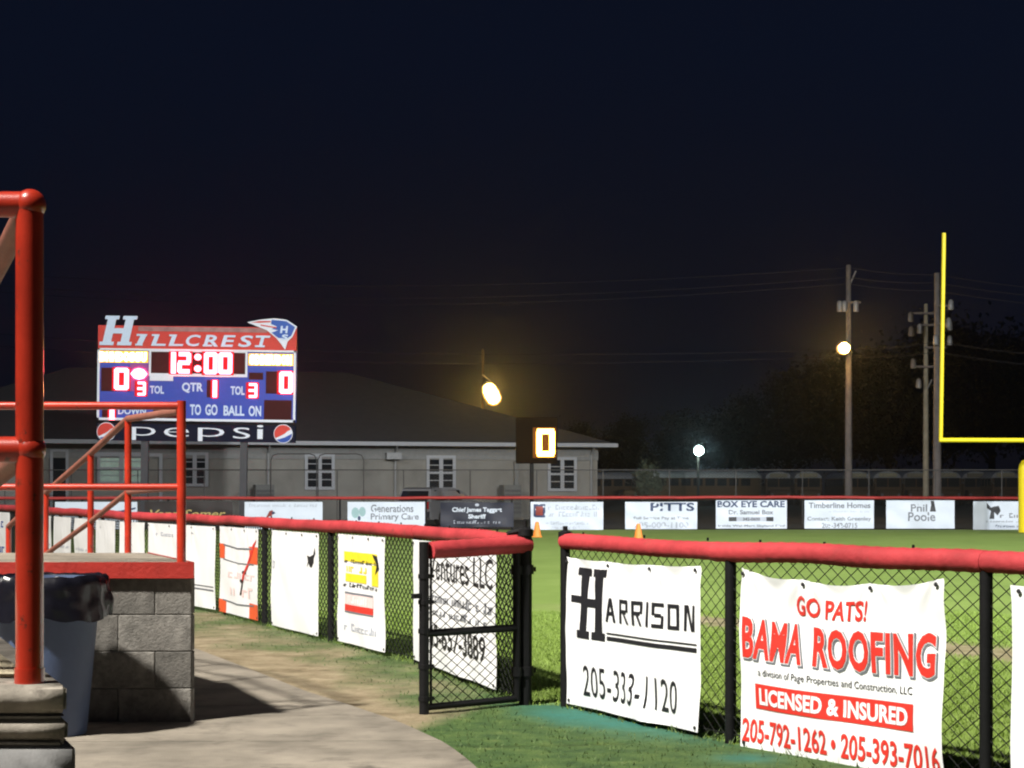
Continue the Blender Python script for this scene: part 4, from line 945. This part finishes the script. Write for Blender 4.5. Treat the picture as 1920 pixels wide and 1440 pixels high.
# ------------------------------------------------------------------ parked school buses
def bus():
    BY = mat('bus_yellow', (.17, .085, .02), .45, .1); BR = mat('bus_roof', (.78, .76, .74), .5, .1); GL = MATS['car_glass']
    rt = empty('school_bus', (0, 0, 0), 'x', 'bus', 'parked school buses behind the far fence')
    W, L = 2.4, 10.5
    m = MB(); m.cbox((0, L/2, 1.45), (W, L, 1.9), .08); m.build('body', BY, rt)
    prof = [(W/2*math.cos(a), 2.38 + .62*math.sin(a)) for a in [math.pi*k/10 for k in range(11)]]
    n = len(prof); vs = [(x, .15, z) for x, z in prof] + [(x, L - .1, z) for x, z in prof]
    m = MB().add(vs, [tuple(range(n)), tuple(range(n, 2*n))[::-1]] + [(i, n + i, n + i + 1, i + 1) for i in range(n-1)]); m.build('roof', BR, rt, True)
    for s in (-1, 1): MB().box((s*.52, .06, 2.02), (.95, .13, .78)).build('windscreen', GL, rt)
    MB().cbox((0, .04, 2.66), (1.55, .22, .34), .04).build('header_sign', mat('header_yellow', (.75, .65, .42), .5, .15, objrand=.3), rt)
    MB().cbox((0, -.55, .95), (2.0, 1.2, .9), .12).build('bonnet', BY, rt)
    for s in (-1, 1):
        MB().tube([(s*.72, -1.17, .95), (s*.72, -1.13, .95)], .13, 12).build('headlight', STEEL, rt)
        for k in range(9): MB().box((s*(W/2 + .005), 1.0 + k*1.03, 2.02), (.03, .8, .6)).build('side_window', GL, rt)
        for y in (-.3, 7.4): MB().tube([(s*.85, y, .48), (s*1.19, y, .48)], .48, 16).build('wheel', MATS['tyre'], rt, True)
        MB().tube([(s*1.05, -.2, 1.9), (s*1.35, -.5, 2.05), (s*1.35, -.5, 2.4)], .03, 6).build('mirror', STEEL, rt)
    MB().box((0, -1.25, .62), (2.2, .14, .22)).build('bumper', DARKM, rt)
    D = 168.
    spots = [(1403, 168, 0, 'school bus with the yellow header, leftmost of those facing the field'), (1460, 171, 0, 'school bus second in the row facing the field, right of the yellow-headed one'), (1516, 168, 0, 'school bus third in the row facing the field, below the wide light roof'),
             (1608, 169, 0, 'school bus directly right of the lamp pole foot'), (1665, 166, 0, 'school bus with pale header left of the twin poles'), (1718, 169, 0, 'school bus whose front is partly behind the yellow-lit pole'), (1777, 166, 0, 'school bus seen below the goal post upright'), (1830, 169, 0, 'school bus second from the right picture edge'), (1886, 165, 0, 'school bus beside the goal post base'),
             (1190, 160, 80, 'school bus standing broadside right of the building'), (1030, 175, 80, 'school bus standing broadside, mostly hidden behind the building end')]
    for i, (px, d, rz, lab) in enumerate(spots):
        o = rt if i == 0 else copy_tree(rt)
        o.location = (wx(px, d), d, 0); o.rotation_euler = (0, 0, -math.radians(rz)); o['label'] = lab
bus()

# ------------------------------------------------------------------ poles, wires and lamps
def lamp_emit(name, col, st): return mat(name, (.5, .5, .5), .5, 0, emit=col, estr=st)
AMB_HALO = lamp_emit('amber_halo', (1, .50, .09), .8); AML = lamp_emit('sodium_lamp', (1, .52, .10), 320); WHL = lamp_emit('mercury_lamp', (.70, 1, .95), 75)
WIREP = mat('cable', (.035, .035, .04), .8, .1, spec=.05)
POLE_A = (wx(1591, 92), 92); POLE_B = (wx(1736, 96), 96); POLE_C = (wx(1757, 90), 90)
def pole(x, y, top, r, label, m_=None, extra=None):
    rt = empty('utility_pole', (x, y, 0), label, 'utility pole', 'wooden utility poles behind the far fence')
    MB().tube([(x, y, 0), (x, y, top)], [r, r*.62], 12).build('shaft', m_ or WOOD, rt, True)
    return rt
def poles():
    x, y = POLE_A; d = y; rt = pole(x, y, wz(497, d), .19, 'utility pole carrying an amber lamp, left of the goal post')
    for k, px in enumerate((1573, 1582, 1603)):
        xx = wx(px, d); z = wz(574, d); m = MB(); m.lathe((xx, y - .25, z - .3), [(.0, 0), (.13, 0), (.14, .05), (.14, .45), (.10, .52), (0, .55)], 12); m.build('transformer', STEEL, rt, True)
    MB().box((x, y - .2, wz(568, d)), (1.1, .1, .1)).build('crossarm', WOOD, rt)
    MB().tube([(x, y, wz(540, d)), (x + .35, y, wz(508, d))], .04, 8).build('brace', STEEL, rt)
    # lamp on arm
    lx, lz = wx(1577, d), wz(655, d)
    MB().tube([(x, y - .1, wz(668, d)), (lx, y - .55, lz + .2)], .035, 8).build('lamp_arm', STEEL, rt)
    hd = MB().lathe((lx, y - .6, lz), [(.0, .36), (.14, .34), (.36, .14), (.34, .10)], 16).build('lamp_hood', STEEL, rt, True)
    MB().sphere((lx, y - .6, lz), (.33, .30, .31), 16, 10).build('glow_globe', AMB_HALO, rt, True)  # dim amber shell imitating the coloured bloom round the bulb
    MB().sphere((lx, y - .86, lz), (.25, .16, .24), 16, 10).build('lamp_bulb', AML, rt, True)
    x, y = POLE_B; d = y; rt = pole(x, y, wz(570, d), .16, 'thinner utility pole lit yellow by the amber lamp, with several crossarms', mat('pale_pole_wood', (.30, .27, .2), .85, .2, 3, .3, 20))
    for py, a, b_ in ((588, 1705, 1758), (610, 1720, 1780), (652, 1733, 1772), (688, 1708, 1750)):
        z = wz(py, d); MB().box(((wx(a, d) + wx(b_, d))/2, y - .2, z), (wx(b_, d) - wx(a, d), .1, .1)).build('crossarm', WOOD, rt)
    for px, py in ((1705, 596), (1706, 623), (1722, 618), (1778, 612), (1710, 683), (1778, 640), (1720, 720)):
        m = MB(); m.lathe((wx(px, d), y - .3, wz(py, d) - .22), [(0, 0), (.13, 0), (.15, .08), (.12, .4), (.06, .48), (0, .5)], 10); m.build('insulator', STEEL, rt, True)
    MB().tube([(x, y, wz(735, d)), (wx(1745, d), y - .3, wz(712, d))], .04, 6).build('brace', STEEL, rt)
    x, y = POLE_C; d = y; rt = pole(x, y, wz(512, d), .21, 'thick utility pole right behind the goal post upright')
    for px, py in ((1780, 574), (1776, 608), (1752, 640)):
        m = MB(); m.lathe((wx(px, d), y - .3, wz(py, d) - .2), [(0, 0), (.13, 0), (.15, .08), (.12, .4), (.06, .48), (0, .5)], 10); m.build('insulator', STEEL, rt, True)
        MB().box(((x + wx(px, d))/2, y - .22, wz(py, d)), (abs(wx(px, d) - x) + .1, .08, .08)).build('crossarm', WOOD, rt)
    # amber lamp on its own pole behind the building
    d = 116.; x = wx(905, d); rt = pole(x, d, wz(655, d), .13, 'dark lamp pole with bright amber floodlight above the building roof', mat('dark_pole', (.05, .045, .04), .9, .2))
    lx, lz = wx(922, d), wz(740, d)
    MB().tube([(x, d - .1, lz + 1.2), (lx - .05, d - .5, lz + .75)], .05, 8).build('lamp_arm', STEEL, rt)
    v = Vector((.28, 0, -.56)); 
    c = Vector((lx, d - .6, lz)); sh_ = [c - v, c - v*.9, c - v*.5, c, c + v*.6, c + v*.85, c + v*.95]; rr_ = [.10, .24, .36, .40, .36, .24, .08]
    MB().tube([p + Vector((0, .12, 0)) for p in [c + (p - c)*1.2 for p in sh_]], [r_*1.3 for r_ in rr_], 16).build('lamp_halo', AMB_HALO, rt, True)  # larger amber shell, the lamp's bloom rim made as a shape
    MB().tube([p - Vector((0, .34, 0)) for p in sh_], [r_*.95 for r_ in rr_], 16).build('lamp_lens', lamp_emit('sodium_flood', (1, .56, .11), 190), rt, True)
    MB().tube([c - v*1.25, c - v*.98], [.12, .3], 12).build('lamp_housing', STEEL, rt, True)
    # white lamp far off
    d = 150.; x = wx(1310, d); rt = pole(x, d + .4, wz(832, d), .12, 'far dark pole with a bluish white lamp left of the buses', MATS['dark_pole'])
    MB().sphere((x, d - .2, wz(845, d)), (.36, .36, .36), 16, 10).build('glow_globe', WHL, rt, True)
    MB().tube([(x, d + .3, wz(836, d)), (x, d - .2, wz(836, d) + .1)], .05, 6).build('lamp_arm', STEEL, rt)
    # wires
    PF = (-30, 108)                                    # next pole, off to the left
    def span(a, b_, sag, r, label, n=32):
        a, b_ = Vector(a), Vector(b_); pts = [a.lerp(b_, t/n) - Vector((0, 0, sag*4*(t/n)*(1-t/n))) for t in range(n+1)]
        tag(MB().tube(pts, r, 5).build('power_line', WIREP), label, 'power line', 'power lines strung between the poles')
    A = lambda py: (POLE_A[0], POLE_A[1], wz(py, POLE_A[1])); Cc = lambda py: (POLE_C[0], POLE_C[1], wz(py, POLE_C[1]))
    far = lambda py: (wx(-160, 112), 112, wz(py, 112))
    rows = ((502, 500, 515, 1.0, 'highest power line'), (520, 522, 530, 1.1, 'second highest power line'), (532, 534, 545, 1.1, 'third power line from the top'), (655, 612, 640, .8, 'fourth power line from the top'), (668, 636, 660, .8, 'lowest power line'))
    for a, f_, c, sg, lab in rows:
        span(far(f_), A(a), sg, .014, lab + ' left of the lamp pole'); span(A(a), Cc(c), .1, .014, lab + ' between lamp pole and goal post')
        e = (wx(2100, 80), 80, wz(c + 35, 80)); span(Cc(c), e, .15, .014, lab + ' right of the goal post upright')
poles()

# ------------------------------------------------------------------ shrub and trees behind the lot
def leaf_cloud(n, rx, rz, z0, seed, size):
    r = np.random.default_rng(seed); N = n
    k = 26; cen = r.normal(0, 1, (k, 3)); cen /= np.linalg.norm(cen, axis=1)[:, None]; cen *= (r.uniform(.25, 1, (k, 1)))**.5
    ci = r.integers(0, k, N); p = cen[ci]*np.array([rx*.78, rx*.78, rz*.8]) + r.normal(0, 1, (N, 3))*np.array([rx*.2, rx*.2, rz*.16]); p[:, 2] += z0 + rz
    a = r.normal(0, 1, (N, 3)); a /= np.linalg.norm(a, axis=1)[:, None]; b_ = np.cross(a, r.normal(0, 1, (N, 3))); b_ /= np.linalg.norm(b_, axis=1)[:, None]
    s = size*r.uniform(.6, 1.4, (N, 1)); v = np.stack([p - a*s, p + b_*s*.5, p + a*s, p - b_*s*.5], 1).reshape(-1, 3)
    me = bpy.data.meshes.new('crown'); me.from_pydata(v.tolist(), [], np.arange(N*4).reshape(-1, 4).tolist()); return me
def trees():
    LF = mat('dark_foliage', (.018, .024, .012), .8, .4, .8); BK = mat('bark', (.06, .05, .04), .9, .2)
    SP = mat('pale_foliage', (.12, .15, .10), .8, .3, 2)
    x, d = wx(1217, 104), 104
    rt = empty('shrub', (x, d, 0), 'small pale upright shrub right of the building', 'shrub')
    me = leaf_cloud(1600, .75, 1.35, .4, 3, .09); me.name = 'crown'; o = link('crown', me, SP, rt); o.parent = rt; o.matrix_parent_inverse = Matrix()
    MB().tube([(x, d, 0), (x, d, .9)], [.06, .03], 6).build('trunk', BK, rt)
    meshes = [leaf_cloud(14000, 6.0, 6.2, 3.0, s, .24) for s in (5, 6, 7)]
    labs = ['dark tree just right of the building in the night background', 'dark tree behind the bluish white lamp', 'dark tree right of the bluish white lamp', 'dark tree left of the amber lamp pole', 'dark tree behind the amber lamp pole', 'dark tree between the lamp pole and the twin poles', 'dark tree behind the goal post upright', 'dark tree at the right picture edge behind the crossbar', 'dark tree beyond the right picture edge', 'low dark tree behind the building lamp']
    for i, (px, d, s) in enumerate(((1185, 215, .62), (1290, 222, .7), (1385, 214, .82), (1480, 220, .95), (1575, 210, 1.1), (1665, 216, 1.2), (1760, 208, 1.28), (1860, 214, 1.32), (1970, 208, 1.3), (1090, 230, .6))):
        x = wx(px, d); rt = empty('tree', (x, d, 0), labs[i], 'tree', 'dark trees behind the buses')
        o = link('crown', meshes[i % 3], LF, rt); o.matrix_parent_inverse = Matrix(); 
        t = MB(); t.tube([(0, 0, 0), (.1, 0, 4), (0, .1, 9)], [.4, .28, .1], 8)
        for k in range(5): a = k*1.3 + i; t.tube([(0, 0, 3 + k*.8), (2.8*math.cos(a), 2.8*math.sin(a), 6 + k*.9)], [.16, .05], 6)
        tr = t.build('trunk', BK); tr.parent = rt
        rt.scale = (s, s, s); rt.rotation_euler = (0, 0, i*1.1)
trees()

# ------------------------------------------------------------------ thin haze added to give the lamps halos
def haze():
    me = MB().box((0, 290, 14), (1260, 1240, 31)); o = me.build('haze', None)
    m = bpy.data.materials.new('night_haze'); m.use_nodes = True; n = m.node_tree.nodes; n.remove(n['Principled BSDF'])
    v = n.new('ShaderNodeVolumePrincipled'); v.inputs['Density'].default_value = .0005; v.inputs['Anisotropy'].default_value = .93; v.inputs['Color'].default_value = (.72, .84, 1, 1)
    m.node_tree.links.new(v.outputs[0], n['Material Output'].inputs['Volume']); o.data.materials.append(m); tag(o, 'thin haze added over the whole field for lamp halos', 'haze', kind='stuff')
haze()
